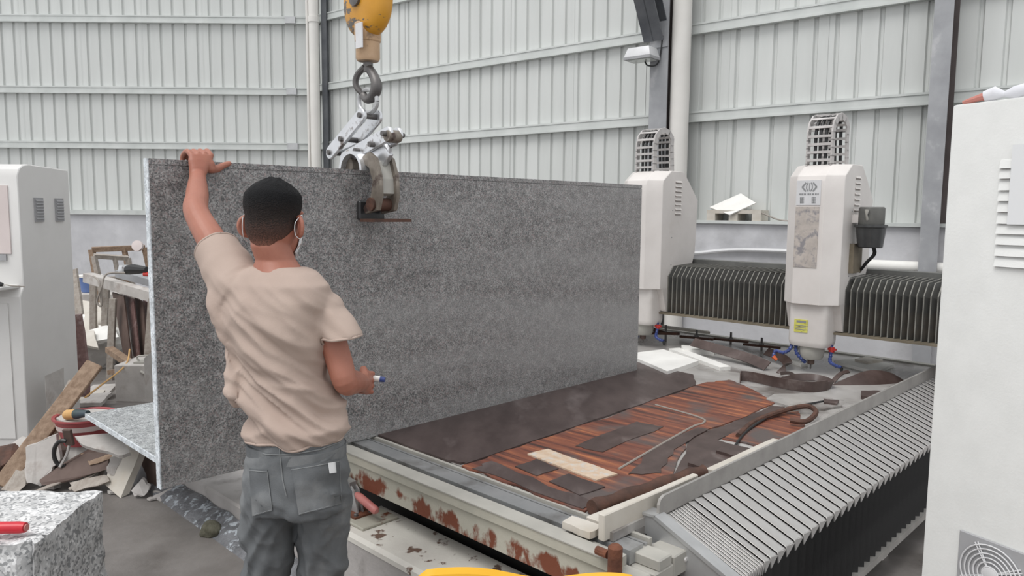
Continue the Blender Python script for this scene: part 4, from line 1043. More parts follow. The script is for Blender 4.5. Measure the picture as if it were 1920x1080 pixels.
plank('strip', G(112, 845, .25) + V3((0, .1, 0)), G(135, 800, .35) + V3((0, -.05, 0)), .05, .02, 'wood_dark', 'dark slat between the large shard and the red basin', 'strip')
bm = B(); pl = [P(118 + 17 * math.cos(a), 850 + 24 * math.sin(a), 4.12 + .02 * math.sin(a)) for a in [math.radians(70 + 220 * i / 16) for i in range(17)]]; tube(bm, pl, .012, 8)
tag(obj('rubber_hoop', bm, 'black_rubber', None, True), 'dark curved rubber hoop beside the large shard', 'hoop')
bm = B(); pl = spline([P(112, 876, 4.12), P(126, 850, 4.15), P(131, 826, 4.18)], 4); tube(bm, pl, .008, 6); tag(obj('pale_stick', bm, 'kerb_concrete', None, True), 'pale stick inside the dark rubber hoop', 'stick')
# red basin
c = G(168, 850, .28); c = P(163, 838, 4.36); c.z = .20
t = thing('red_basin', 'red plastic basin with a pale rim stripe buried in the rubble', 'basin', c)
pr = [(.10, .0), (.12, .005), (.155, .13), (.165, .155), (.175, .16), (.175, .17), (.158, .167), (.145, .13), (.11, .02), (.09, .015)]
bm = B(); lathe(bm, c, pr, 28); obj('bowl', bm, 'basin_red', t, True)
bm = B(); lathe(bm, c, ((.145, .100), (.1565, .130), (.1585, .130), (.1525, .100)), 28); obj('stripe', bm, 'basin_band', t, True)
bm = B(); shard(bm, [c + V3((.15 * math.cos(k), .15 * math.sin(k), .135)) for k in (0, .9, 1.8, 2.7, 3.6, 4.5, 5.4)], ZZ, .03, 5, .01, 2); tag(obj('stone_offcut', bm, 'stone_dusty'), 'dusty stone offcut filling the top of the red basin', 'stone offcut')
bm = B(); tube(bm, [c + ZZ * .0, c - ZZ * .20], [.10, .14], 12); tag(obj('rubble_core', bm, 'stone_dusty'), 'dusty stone lump under the red basin', 'stone')
t = thing('hand_brush', 'orange and black hand brush lying on the red basin', 'brush', c + V3((-.03, -.1, .19)))
a, b = P(122, 778, 4.26), P(165, 775, 4.20); mid = a.lerp(b, .48)
bm = B(); tube(bm, [a, a.lerp(mid, .2), mid], [.020, .030, .030], 12); obj('bristles', bm, 'brush_orange', t, True)
bm = B(); tube(bm, [mid, mid.lerp(b, .3), b], [.030, .026, .018], 12); obj('handle', bm, 'brush_dark', t, True)
for i, (pix, Ys, m, lab, th, ct) in enumerate((
    ([(14, 840), (62, 812), (70, 824), (24, 862)], (4.5, 4.55, 4.5, 4.45), 'wood_brown', 'short brown board behind the long plank at the console foot', .025, 'board'),
    ([(96, 806), (122, 790), (128, 812), (108, 830)], (4.35, 4.4, 4.36, 4.3), 'wood_pale', 'pale tan wood scrap left of the red basin', .02, 'wood scrap'),
    ([(150, 850), (206, 842), (214, 858), (168, 872)], (4.2, 4.22, 4.16, 4.12), 'wood_brown', 'brown board under the long flat shard', .03, 'board'),
    ([(206, 858), (232, 850), (214, 892), (200, 884)], (4.12, 4.14, 4.08, 4.08), 'stone_dusty', 'small dusty shard left of the thick cream tile', .02, 'stone shard'),
    ([(130, 905), (196, 890), (205, 902), (140, 922)], (4.06, 4.1, 4.05, 4.0), 'wood_grey', 'flat grey board on the floor before the dark timber chunk', .02, 'board'),
    ([(286, 930), (330, 912), (352, 918), (306, 944)], (3.98, 4.06, 4.02, 3.94), 'kerb_concrete', 'low broken concrete sliver on the floor under the slab corner', .02, 'concrete piece'),
)):
    pane('scrap_board' if 'board' in ct else 'scrap_piece', pix, Ys, m, lab, th, ct, 30 + i, .008, (0, .8, -.4))
# small chips scattered
CHIP = ('stone chip on the floor right under the slab corner', 'tiny stone chip between the slab corner and the cream tile', 'stone chip left of the foot of the cream tile', 'stone chip by the pale wood strips at the heap', 'stone chip at the front left of the heap')
for i, (x, y, s) in enumerate(((300, 925, .03), (285, 938, .02), (215, 925, .03), (170, 908, .03), (100, 916, .03))):
    p = G(x, y, 0); bm = B(); rr = random.Random(i + 20)
    shard(bm, [p + V3((s * 1.3 * math.cos(k * 1.25 + i), s * math.sin(k * 1.25 + i), .004)) for k in range(5)], ZZ, s * .5, i, .004, 2)
    tag(obj('stone_chip', bm, 'stone_dusty'), CHIP[i], 'stone chip', 'stone chips by the rubble')
bm = B(); p = G(396, 1002, 0); bmesh.ops.create_icosphere(bm, subdivisions=3, radius=1, matrix=Matrix.Translation(p + ZZ * .02) @ Matrix.Diagonal((.055, .05, .05, 1)))
for v in bm.verts: v.co += noise.noise_vector(v.co * 25) * .012; v.co.z = max(v.co.z, .001)
tag(obj('mossy_lump', bm, 'moss', None, True), 'small mossy stone lump against the wet kerb', 'stone')
# rubble lumps filling the heap
for i, (x, y, Y, s, m) in enumerate(((60, 880, 4.45, .16, 'stone_dusty'), (110, 880, 4.50, .15, 'wood_dark'), (30, 900, 4.4, .15, 'rust_dark'), (215, 880, 4.45, .13, 'stone_dusty'))):
    bm = B(); p = P(x, y, Y); p.z = s * .55; bmesh.ops.create_icosphere(bm, subdivisions=2, radius=1, matrix=Matrix.Translation(p) @ Matrix.Diagonal((s, s * .8, s * .6, 1)))
    for v in bm.verts: v.co += noise.noise_vector(v.co * 9) * .04; v.co.z = max(v.co.z, .002)
    tag(obj('rubble_lump', bm, m), ('grey stone lump under the large shard', 'dark lump behind the rubber hoop', 'rusty brown lump at the left edge of the rubble', 'grey stone lump behind the thick cream tile')[i], 'stone')

# ---- farther back on the left
pane('red_granite_slab', [(132, 592), (150, 590), (166, 700), (165, 745), (132, 745)], (5.75, 5.75, 5.65, 5.6, 5.6), 'stone_red', 'reddish brown granite slab leaning behind the console', .03, 'stone slab', 11, .006)
t = thing('water_box', 'small grey steel box with pipes on the floor behind the slab', 'steel box', G(250, 755, 0))
x0, x1, y0, y1 = -3.28, -2.78, 6.05, 6.5
bm = B(); wbox(bm, x0, x1, y0, y1, .0, .31); bevel(bm, .006); obj('box', bm, 'stone_dusty', t)
bm = B(); wbox(bm, x0 + .13, x1 - .05, y0 + .06, y1 - .1, .31, .325); obj('lid', bm, 'rail_cream', t)
bm = B(); tube(bm, spline([(x0 + .16, y0 + .1, .325), (x0 + .16, y0 + .1, .37), (x1 - .08, y0 + .1, .37), (x1 - .08, y0 + .1, .325)], 4), .008, 6); obj('handle', bm, 'rail_cream', t, True)
for k in range(2):
    bm = B(); tube(bm, [(x0 + .22 + .14 * k, y0 - .005, .26 - .01 * k), (x0 + .44 + .05 * k, y0 - .03, .16 + .06 * k)], .011, 8); obj('pipe', bm, 'rail_cream', t, True)
pane('grey_board', [(270, 672), (290, 655), (291, 745), (272, 748)], (5.6, 5.75, 5.7, 5.55), 'stone_dusty', 'upright dusty board next to the slab edge', .02, 'board', 12, .003)
# trestle with leaning brown tiles
t = thing('tile_trestle', 'wooden trestle with a pale top beam behind the slab', 'trestle', G(245, 690, 0))
YT = 7.0
TB = [(P(165, 520, 7.35), P(290, 556, 6.75))]
a, b = TB[0]; bm = B(); beam(bm, a, b, .10, .09); obj('top_beam', bm, 'stone_dusty', t)
bm = B(); beam(bm, a + V3((.25, .35, .02)), b + V3((.25, .35, .02)), .34, .07); obj('top_slab', bm, 'steel_grey', t)
for x0, y0, x1, y1, Y in ((212, 560, 205, 690, 6.9), (285, 560, 272, 700, 6.6), (290, 560, 300, 690, 7.4), (200, 530, 190, 640, 7.5), (175, 525, 172, 620, 7.5)):
    p, q = P(x0, y0, Y), P(x1, y1, Y - .05); q.z = 0; bm = B(); beam(bm, p, q, .055, .055, V3((1, .2, 0))); obj('leg', bm, 'wood_grey', t)
bm = B(); beam(bm, P(205, 655, 6.75), P(255, 690, 6.3), .07, .05); obj('foot_beam', bm, 'wood_brown', t)
bm = B(); beam(bm, P(205, 698, 6.6), P(285, 690, 6.5), .05, .04); obj('foot_beam', bm, 'wood_brown', t)
for i, (x0, x1, xb0, xb1) in enumerate(((210, 232, 232, 246), (232, 250, 250, 262), (252, 268, 264, 276), (268, 284, 274, 284))):
    bm = B(); pts = [P(x0, 548 + i * 5, 7.1), P(x1, 556 + i * 5, 6.95), P(xb1, 672, 6.7), P(xb0, 668, 6.85)]
    shard(bm, pts, V3((.1, 1, 0)), .02, i, .002)
    tag(obj('brown_tile', bm, ('wood_dark', 'stone_red')[i % 2]), ('leftmost', 'second from left', 'third from left', 'rightmost')[i] + ' of four brown stone tiles leaning under the trestle', 'stone tile', 'brown tiles under the trestle')
# wooden frames behind it
def frame(name, c4, Y, w, m, lab):
    t = thing(name, lab, 'frame', P(c4[3][0], c4[3][1], Y))
    pts = [P(x, y, Y + d) for (x, y), d in zip(c4, (0, .25, .25, 0))]
    for a, b in zip(pts, pts[1:] + pts[:1]):
        bm = B(); beam(bm, a, b, w, w * .9, V3((.2, 1, .1))); obj('rail', bm, m, t)
    for a in (pts[2], pts[3]):
        q = V3((a.x + .05, a.y + .1, 0)); bm = B(); beam(bm, a, q, w, w * .9, V3((.2, 1, .1))); obj('leg', bm, m, t)
    f1, f2 = pts[0].lerp(pts[1], .6), pts[3].lerp(pts[2], .6)
    bm = B(); beam(bm, f1, f2, w * .8, w * .7, V3((.2, 1, .1))); obj('rail', bm, m, t)
frame('wooden_frame', ((172, 468), (272, 464), (284, 520), (182, 530)), 8.2, .055, 'wood_brown', 'tall brown wooden frame leaning behind the trestle')
frame('wooden_frame', ((176, 480), (240, 484), (246, 520), (186, 525)), 7.8, .045, 'wood_grey', 'smaller greyish wooden frame in front of the tall brown frame')
t = thing('angle_grinder', 'black and red angle grinder lying on the trestle top', 'grinder', P(258, 512, 7.0))
bm = B(); tube(bm, [P(238, 506, 7.1), P(250, 505, 7.05), P(275, 506, 7.0)], [.045, .05, .03], 10); obj('motor_body', bm, 'cable_black', t, True)
bm = B(); tube(bm, [P(270, 514, 7.0), P(284, 515, 6.98)], .02, 8); obj('side_handle', bm, 'red_paint', t, True)
bm = B(); lathe(bm, P(233, 505, 7.1), ((.05, -.03), (.055, 0), (.045, .04)), 14); obj('gear_head', bm, 'clamp_steel', t, True)
pl = spline([P(235, 512, 7.05), P(200, 514, 7.0), P(190, 540, 6.95), P(182, 565, 6.95), P(190, 572, 6.95), P(186, 530, 7.0), P(175, 518, 7.1)], 6)
bm = B(); tube(bm, pl, .010, 6); obj('cable', bm, 'cable_grey', t, True)
t = thing('pink_reel', 'small pinkish reel on top of the tall wooden frame', 'reel', P(258, 464, 8.3))
bm = B(); lathe(bm, P(258, 461, 8.3), ((.03, -.02), (.06, -.018), (.06, .018), (.03, .02)), 16, V3((0, -1, .2))); obj('reel', bm, 'console_pink', t, True)
# blue bucket, boards, broken white stone
c = G(152, 640, 0); c = V3((-4.95, 8.7, 0))
t = thing('blue_bucket', 'blue bucket with white rim standing on a stone stack near the back wall', 'bucket', c + ZZ * .62)
bm = B(); lathe(bm, c + ZZ * .62, ((.09, 0), (.095, .005), (.125, .19), (.11, .19), (.085, .02)), 18); obj('bucket', bm, 'blue_bucket', t, True)
bm = B(); lathe(bm, c + ZZ * .62, ((.120, .175), (.132, .178), (.132, .20), (.118, .20)), 18); obj('rim', bm, 'paper_white', t, True)
for i in range(4):
    bm = B(); fbox(bm, c + V3((-.25 + .03 * i, -.2, .155 * i)), (.55, .02 * i, 0), (0, .45, 0), (0, 0, .153)); bevel(bm, .01)
    tag(obj('stone_block', bm, 'stone_dusty'), ('bottom', 'second from bottom', 'third from bottom', 'top')[i] + ' of the four dusty blocks under the blue bucket', 'stone block', 'blocks under the blue bucket')
pane('leaning_board', [(130, 508), (142, 504), (154, 590), (140, 600)], (6.4, 6.4, 6.2, 6.2), 'wood_grey', 'pale narrow board leaning behind the console', .03, 'board', 14, .003)
for i, (x, y, Y, w, h) in enumerate(((180, 585, 7.9, .24, .16), (165, 612, 7.6, .24, .16), (195, 605, 7.6, .2, .14), (180, 632, 7.3, .24, .12), (152, 636, 7.2, .2, .12), (210, 630, 7.4, .16, .1))):
    p = P(x, y, Y); rr = random.Random(i + 3); an = rr.uniform(-.5, .5)
    a = V3((math.cos(an), math.sin(an) * .5, math.sin(an) * .6)); b = V3((-.3, .7, .45 + .1 * i % .3))
    bm = B(); shard(bm, [p - a * w - b * h, p + a * w - b * h, p + a * w * .7 + b * h, p - a * w * .9 + b * h * .8], a.cross(b), .035, i, .012)
    tag(obj('white_shard', bm, 'paper_white' if i % 2 else 'white_board'), ('topmost broken white stone sheet of the pile behind the trestle', 'white stone sheet on the left side of the pile behind the trestle', 'white stone sheet on the right side of the pile behind the trestle',
        'lower middle white stone sheet of the pile behind the trestle', 'lowest left white stone sheet of the pile by the red granite', 'lowest right white stone sheet of the pile by the trestle leg')[i], 'stone sheet', 'broken white sheets behind the trestle')
bm = B(); c = V3((-4.5, 7.75, 0)); bmesh.ops.create_icosphere(bm, subdivisions=3, radius=1, matrix=Matrix.Translation(c + ZZ * .12) @ Matrix.Diagonal((.55, .6, .30, 1)))
for v in bm.verts: v.co += noise.noise_vector(v.co * 6) * .09; v.co.z = max(v.co.z, .002)
tag(obj('stone_heap', bm, 'stone_dusty'), 'low heap of dusty stone waste under the broken white sheets', 'stone heap', None, 'stuff')
bm = B(); tube(bm, spline([P(160, 745, 5.2), P(190, 722, 5.6), P(235, 685, 6.1), P(243, 655, 6.4)], 6), .007, 6); tag(obj('yellow_rod', bm, 'brush_orange', None, True), 'thin yellowish rod slanting in front of the grey steel box', 'rod')
for i, (x, y, w) in enumerate(((150, 755, .16), (185, 742, .12), (175, 760, .1))):
    p = G(x, y, .02); bm = B(); shard(bm, [p + V3((-w, -.05, 0)), p + V3((w, -.07, .01)), p + V3((w * .9, .12, .05)), p + V3((-w * .8, .1, .04))], ZZ, .03, i + 5, .01)
    tag(obj('pale_stone', bm, 'stone_dusty' if i else 'white_board'), ('pale flat stone behind the brush', 'dusty stone in front of the steel box', 'dusty stone by the tip of the pale granite piece')[i], 'stone')

# ================================================================== the worker
mat('skin', (.33, .128, .085), (.385, .158, .108), scale=9, rough=.5, bump=.05, bscale=90, c3=(.33, .112, .075), s3=7, lo3=.5, hi3=.7, sss=.12)
mat('shirt', (.40, .31, .265), (.45, .355, .305), scale=4, rough=.95, bump=.12, bscale=220, c3=(.42, .33, .28), s3=5, lo3=.52, hi3=.72)
mat('denim', (.094, .100, .106), (.148, .156, .163), scale=5, rough=.9, bump=.15, bscale=260, c3=(.26, .265, .265), s3=4.5, lo3=.52, hi3=.78)
mat('denim_seam', (.20, .208, .212), rough=.9)
mat('mask_white', (.74, .76, .78), rough=.8)
mat('eye_white', (.7, .68, .65), rough=.2)
mat('shoe_black', (.03, .03, .032), (.05, .048, .046), scale=8, rough=.6)
def hair_mat():
    m = bpy.data.materials.new('hair'); MATS['hair'] = m; m.use_nodes = True
    nt = m.node_tree; N = nt.nodes; L = nt.links; b = N['Principled BSDF']; b.inputs['Roughness'].default_value = .75; b.inputs['Specular IOR Level'].default_value = .2
    tc = N.new('ShaderNodeTexCoord'); sx = N.new('ShaderNodeSeparateXYZ'); L.new(tc.outputs['Object'], sx.inputs[0])
    nz = N.new('ShaderNodeTexNoise'); nz.inputs['Scale'].default_value = 260; nz.inputs['Detail'].default_value = 3
    L.new(tc.outputs['Object'], nz.inputs['Vector'])
    ad = N.new('ShaderNodeMath'); ad.operation = 'MULTIPLY_ADD'; L.new(nz.outputs['Fac'], ad.inputs[0]); ad.inputs[1].default_value = .09; L.new(sx.outputs['Z'], ad.inputs[2])
    r = N.new('ShaderNodeValToRGB'); e = r.color_ramp.elements
    mr = N.new('ShaderNodeMapRange'); mr.inputs[1].default_value = -.115; mr.inputs[2].default_value = .16; L.new(ad.outputs[0], mr.inputs[0]); L.new(mr.outputs[0], r.inputs[0])
    e[0].position = .14; e[0].color = (.30, .125, .085, 1); e[1].position = .72; e[1].color = (.006, .006, .007, 1)
    k = e.new(.32); k.color = (.085, .045, .035, 1); k = e.new(.50); k.color = (.025, .018, .016, 1)
    L.new(r.outputs[0], b.inputs['Base Color'])
    bp = N.new('ShaderNodeBump'); bp.inputs['Strength'].default_value = .8; bp.inputs['Distance'].default_value = .006
    L.new(nz.outputs['Fac'], bp.inputs['Height']); L.new(bp.outputs[0], b.inputs['Normal'])
hair_mat()

YB = 2.20
PHI = math.radians(20)
BF = V3((math.sin(PHI), math.cos(PHI), 0)); BR = V3((math.cos(PHI), -math.sin(PHI), 0))     # forward and right of the body
HPHI = math.radians(8); HF = V3((math.sin(HPHI), math.cos(HPHI), 0)); HR = V3((math.cos(HPHI), -math.sin(HPHI), 0))
KPX = YB / FPX
def brings(rows, k=1.0, e=2.3, n=36, kd=None):
    return [ering(P(cx, y, YB + (dy if True else 0)), BR * (hw * KPX * k), BF * (dp * (kd or k)), n, e) for y, cx, hw, dp, dy in rows]
def limb(bm, pts, radii, n=18):
    """tapered round limb with rounded ends; radii may be (r1, r2, side vector)"""
    pts = [V3(p) for p in pts]; pl = spline(pts, 6); m = len(pts) - 1
    rs = []
    for i in range(len(pl)):
        f = i / 6; k = min(int(f), m - 1); w = f - k; w = w * w * (3 - 2 * w); rs.append(radii[k] * (1 - w) + radii[k + 1] * w)
    t0 = (pl[0] - pl[1]).normalized(); t1 = (pl[-1] - pl[-2]).normalized()
    pl = [pl[0] + t0 * rs[0] * .8, pl[0] + t0 * rs[0] * .5] + pl + [pl[-1] + t1 * rs[-1] * .5, pl[-1] + t1 * rs[-1] * .85]
    rs = [rs[0] * .5, rs[0] * .85] + rs + [rs[-1] * .86, rs[-1] * .45]
    tube(bm, pl, rs, n)

FOOT = P(556, 850, YB); FOOT.z = 0
man = thing('person', 'worker in beige t-shirt and grey jeans steadying the slab with a raised arm', 'person', FOOT)
# joints
LSH, LEL, LWR = P(446, 536, 2.25), P(369, 400, 2.44), M(-.572, -.066, 1.715)
RSH, REL, RWR = P(606, 580, 2.185), P(648, 716, 2.17), P(680, 717, 2.41)
HC = P(514, 413, 2.235); HC.z = 1.578
TORSO = [(487, 520, 36, .052, .02), (500, 522, 50, .065, .015), (512, 524, 78, .082, .01), (532, 524, 100, .098, 0), (560, 521, 108, .108, 0), (600, 518, 107, .116, 0),
         (650, 522, 97, .112, .005), (700, 531, 91, .108, .01), (750, 540, 95, .112, .005), (795, 552, 97, .122, 0), (822, 556, 95, .126, 0)]
HIPS = [(806, 556, 90, .108, .005), (830, 556, 93, .113, 0), (862, 557, 97, .122, 0), (905, 557, 99, .130, 0), (945, 557, 99, .126, 0)]
def legpts(side):
    if side < 0: return [P(509, 925, YB - .01), P(503, 1000, YB), P(499, 1080, YB + .0), P(497, 1180, YB + .02), P(496, 1290, YB), P(496, 1370, YB - .01)]
    return [P(605, 925, YB), P(606, 1000, YB + .02), P(603, 1080, YB + .02), P(602, 1180, YB + .03), P(602, 1290, YB + .01), P(602, 1370, YB)]
LEGR = [.082, .078, .071, .066, .062, .062]

def headshape(bm, jaw=True):
    rot = Matrix.Rotation(-HPHI, 3, 'Z')
    ball(bm, HC, .073, .092, .104, rot, 28, 20)
    ball(bm, HC + HF * -.018 - ZZ * .030, .071, .076, .078, rot, 24, 16)
    ball(bm, HC + HF * .034 - ZZ * .052, .058, .062, .080, rot, 24, 16)
    ball(bm, HC + HF * .052 - ZZ * .105, .036, .036, .030, rot, 16, 12)
    # neck down into the shoulders
    loft(bm, [ering(HC - ZZ * .045 + HF * -.022, HR * .056, HF * .056, 24), ering(HC - ZZ * .085 + HF * -.028, HR * .056, HF * .058, 24), ering(P(517, 487, 2.215), HR * .058, HF * .058, 24),
              ering(P(520, 502, 2.21), BR * .072, BF * .066, 24), ering(P(523, 522, 2.20), BR * .11, BF * .075, 24), ering(P(523, 545, 2.20), BR * .13, BF * .08, 24)])
hb = B(); headshape(hb); hb = remesh(hb, .005, 3)
HBVH = BVHTree.FromBMesh(hb); hb.free()
def onhead(direction, off, center=None):
    c = center or HC; d = V3(direction).normalized(); o = c + d * .4
    hit = HBVH.ray_cast(o, -d)
    return (hit[0] if hit[0] else c + d * .09) + d * off

bm = B(); headshape(bm)
# ears, nose, brow, eye sockets
for s in (-1, 1):
    e0 = HC + HR * (s * .078) - ZZ * .028 + HF * -.006
    pl = [e0 + HR * (s * (.004 + .018 * max(0, -math.cos(a)))) + HF * (math.cos(a) * .016 - .004) + ZZ * (math.sin(a) * .029) for a in [2 * math.pi * i / 16 for i in range(17)]]
    tube(bm, pl, .0068, 8); ball(bm, e0 + HR * (s * .009) - HF * .004, .0075, .016, .028, Matrix.Rotation(-HPHI, 3, 'Z'), 12, 10)
    ball(bm, e0 - ZZ * .030 + HF * .004, .006, .009, .010, None, 10, 8)
    ball(bm, HC + HR * (s * .032) + HF * .082 + ZZ * .012, .026, .012, .010, Matrix.Rotation(-HPHI, 3, 'Z'), 12, 8)
    ball(bm, HC + HR * (s * .034) + HF * .078 - ZZ * .040, .024, .016, .022, Matrix.Rotation(-HPHI, 3, 'Z'), 12, 8)
limb(bm, [HC + HF * .088 + ZZ * .004, HC + HF * .100 - ZZ * .022, HC + HF * .110 - ZZ * .042], [.008, .010, .013], 12)
for s in (-1, 1): ball(bm, HC + HF * .098 + HR * (s * .011) - ZZ * .046, .009, .010, .008, None, 10, 8)
# arms
limb(bm, [LSH, LSH.lerp(LEL, .5), LEL, LEL.lerp(LWR, .45), LWR], [.056, .046, .040, .037, .027])
ball(bm, LSH.lerp(LEL, .45) + V3((0, 0, .008)), .046, .046, .07, (LEL - LSH).to_track_quat('Z', 'Y').to_matrix(), 16, 12)
limb(bm, [RSH, RSH.lerp(REL, .35), RSH.lerp(REL, .7), REL, REL.lerp(RWR, .4), RWR], [.042, .040, .039, .037, .038, .026])
# left hand laid over the slab's top edge
kn = [M(u, -.090, z) for u, z in ((-.580, 1.785), (-.558, 1.792), (-.535, 1.794), (-.512, 1.790))]
pal = [(LWR, .029, .021), (LWR.lerp(M(-.546, -.086, 1.789), .35), .034, .020), (LWR.lerp(M(-.546, -.088, 1.789), .7), .042, .017), (M(-.546, -.090, 1.789), .044, .013)]
ax = (M(-.546, -.09, 1.789) - LWR).normalized(); nn_ = ax.cross(MU).normalized()
loft(bm, [ering(c, MU * a, nn_ * b, 20, 2.6) for c, a, b in pal])
for i, (k, u) in enumerate(zip(kn, (-.582, -.559, -.535, -.511))):
    L_ = (.9, 1.03, 1.08, 1.0)[i]
    limb(bm, [k, M(u, -.090 - .036 * L_, 1.802 + .002 * i), M(u + .001, -.164, 1.788), M(u + .001, -.170, 1.788 - .034 * L_)], [.0105, .0098, .0090, .0080], 12)
limb(bm, [M(-.520, -.078, 1.742), M(-.492, -.092, 1.744), M(-.464, -.100, 1.757), M(-.440, -.102, 1.766)], [.017, .0145, .0115, .0095], 12)
ball(bm, M(-.522, -.082, 1.752), .020, .020, .026, None, 12, 10)
# right hand closed round a marker
fd = (RWR - REL).normalized(); sd_ = V3((1, 0, 0)); sd_ = (sd_ - fd * sd_.dot(fd)).normalized(); ud = sd_.cross(fd).normalized()
pc = RWR + fd * .075
loft(bm, [ering(RWR - fd * .005, ud * .028, sd_ * .020, 18, 2.4), ering(RWR + fd * .03, ud * .034, sd_ * .019, 18, 2.5), ering(pc, ud * .042, sd_ * .016, 18, 2.6), ering(pc + fd * .012, ud * .038, sd_ * .013, 18, 2.6)])
PEN = (pc + sd_ * .004 + ud * .022 - sd_ * .035 + fd * .030, pc + ud * .010 + sd_ * .055 + fd * .030)
for i in range(4):
    h = .030 - i * .0205; k = pc + ud * h + sd_ * .004
    r = (.0098, .0100, .0096, .0085)[i]; q = (1, 1.06, 1.0, .85)[i]
    limb(bm, [k, k + fd * .034 * q + sd_ * .006, k + fd * .050 * q - sd_ * .016, k + fd * .030 * q - sd_ * .034, k + fd * .010 - sd_ * .030], [r, r, r * .95, r * .9, r * .8], 12)
limb(bm, [RWR + fd * .025 + ud * .022, RWR + fd * .055 + ud * .042 - sd_ * .010, RWR + fd * .085 + ud * .042 - sd_ * .014, RWR + fd * .105 + ud * .036 - sd_ * .010], [.016, .0135, .0115, .0095], 12)
# trunk and legs under the clothes
loft(bm, brings(TORSO[2:], .80, kd=.70)); loft(bm, brings(HIPS, .88, kd=.82))
for s in (-1, 1):
    limb(bm, legpts(s), [.066, .060, .052, .050, .046, .040])
    a = legpts(s)[-1]; a = V3((a.x, a.y, .07)); limb(bm, [a, V3((a.x + .01 * s, a.y + .10, .05))], [.04, .034])
bm = remesh(bm, .0032, 3, .5)
body = obj('body', bm, 'skin', man, True, sharp=180)

# hair
bm = B(); NT, NP = 72, 26; rows = []
for j in range(NP + 1):
    ring = []
    for i in range(NT):
        th = 2 * math.pi * i / NT                                     # 0 = back of the head
        cb = math.cos(th)
        pm = math.radians(98 + 41 * (cb ** .6 if cb > 0 else cb) + (2.5 * noise.noise(V3((math.cos(th) * 5, math.sin(th) * 5, 1)))))
        ph = .03 + (pm - .03) * j / NP
        d = (HF * -math.cos(th) + HR * math.sin(th)) * math.sin(ph) + ZZ * math.cos(ph)
        f = j / NP
        off = (.014 * (1 - f) ** .8 + .0008) + (.0024 * noise.noise(d * 45) + .0022 * noise.noise(d * 9)) * (1 - f)
        # squarer crop on top
        off += .013 * max(0, 1 - abs(ph - .90) / .55)
        ring.append(onhead(d, off if j < NP else -.004))
    rows.append(ring)
loft(bm, rows); obj('hair', bm, 'hair', man, True, sharp=180, label='short black hair faded at the nape')
# face mask with ear loops
bm = B(); rows = []
mc = HC + HF * .02 - ZZ * .06
for j in range(11):
    row = []
    for i in range(21):
        a = math.radians(-72 + 144 * i / 20); el = math.radians(26 - 72 * j / 10)
        d = (HF * math.cos(a) + HR * math.sin(a)) * math.cos(el) + ZZ * math.sin(el)
        o = mc + d * .3; h = HBVH.ray_cast(o, -d)
        row.append((h[0] or mc + d * .07) + d * (.006 + .016 * math.cos(a) ** 4 * math.cos(el) ** 2))
    rows.append(row)
vv = [[bm.verts.new(p) for p in r] for r in rows]
for a, b in zip(vv, vv[1:]):
    for i in range(20): bm.faces.new((a[i], a[i + 1], b[i + 1], b[i]))
g = bmesh.ops.extrude_face_region(bm, geom=bm.faces[:])
for e in g['geom']:
    if isinstance(e, bmesh.types.BMVert): e.co += (mc - e.co).normalized() * .002
fm = obj('face_mask', bm, 'mask_white', man, True, sharp=180, label='white face mask')
for s in (-1, 1):
    e0 = HC + HR * (s * .086) - ZZ * .030 + HF * -.006
    i = 20 if s > 0 else 0
    bm = B(); tube(bm, spline([rows[1][i], e0 + HF * .015 + ZZ * .026, e0 + ZZ * .036 - HF * .004 + HR * (s * .004), e0 - HF * .030 - HR * (s * .004) + ZZ * .012, e0 - HF * .028 - HR * (s * .004) - ZZ * .022, e0 + HF * .002 - ZZ * .042 + HR * (s * .002), rows[8][i]], 6), .0011, 6)
    obj('ear_loop', bm, 'mask_white', fm, True)
for s in (-1, 1):
    e0 = onhead(HF * .085 + HR * (s * .032) - ZZ * .012, -.008)
    bm = B(); ball(bm, e0, .012, .012, .012); ey = obj('eye', bm, 'eye_white', man, True)
    bm = B(); lathe(bm, e0 + HF * .0108, ((.006, 0), (.005, .0016), (.001, .002)), 12, HF); obj('iris', bm, 'shoe_black', ey, True)
    bm = B(); pl = [onhead(HF * .085 + HR * (s * (.018 + .006 * k)) + ZZ * (.010 + .004 * math.sin(k / 4 * 3.1)), .003) for k in range(5)]; tube(bm, pl, [.002, .0035, .0035, .003, .0015], 6); obj('eyebrow', bm, 'shoe_black', man, True)

# shirt: trunk and two sleeves grown together, then opened at neck, cuffs and hem
bm = B()
loft(bm, brings(TORSO[1:], 1.0, 2.35))
LSL = LSH.lerp(LEL, .50); ld = (LEL - LSH).normalized()
RSL = P(644, 634, 2.15); rd = V3((.16, 0, -1)).normalized()
limb_r = lambda c, d, r1, r2: ering(c, d.orthogonal().normalized() * r1, d.cross(d.orthogonal()).normalized() * r2, 28)
loft(bm, [limb_r(LSH - ld * .06, ld, .078, .078), limb_r(LSH + ld * .02, ld, .082, .082), limb_r(LSH.lerp(LEL, .3), ld, .074, .074), limb_r(LSL, ld, .068, .068)])
# cloth hanging from the raised arm to the flank
loft(bm, [ering(P(425, 545, 2.24), BR * .05, BF * .055, 24), ering(P(428, 600, 2.22), BR * .045, BF * .06, 24), ering(P(446, 660, 2.21), BR * .035, BF * .06, 24), ering(P(462, 720, 2.2), BR * .03, BF * .06, 24)])
ball(bm, RSH - BR * .008, .062, .060, .056, None, 24, 16)
loft(bm, [limb_r(RSH - BR * .01, rd, .058, .062), limb_r(RSH.lerp(RSL, .5), rd, .058, .060), limb_r(RSL, rd, .056, .058)])
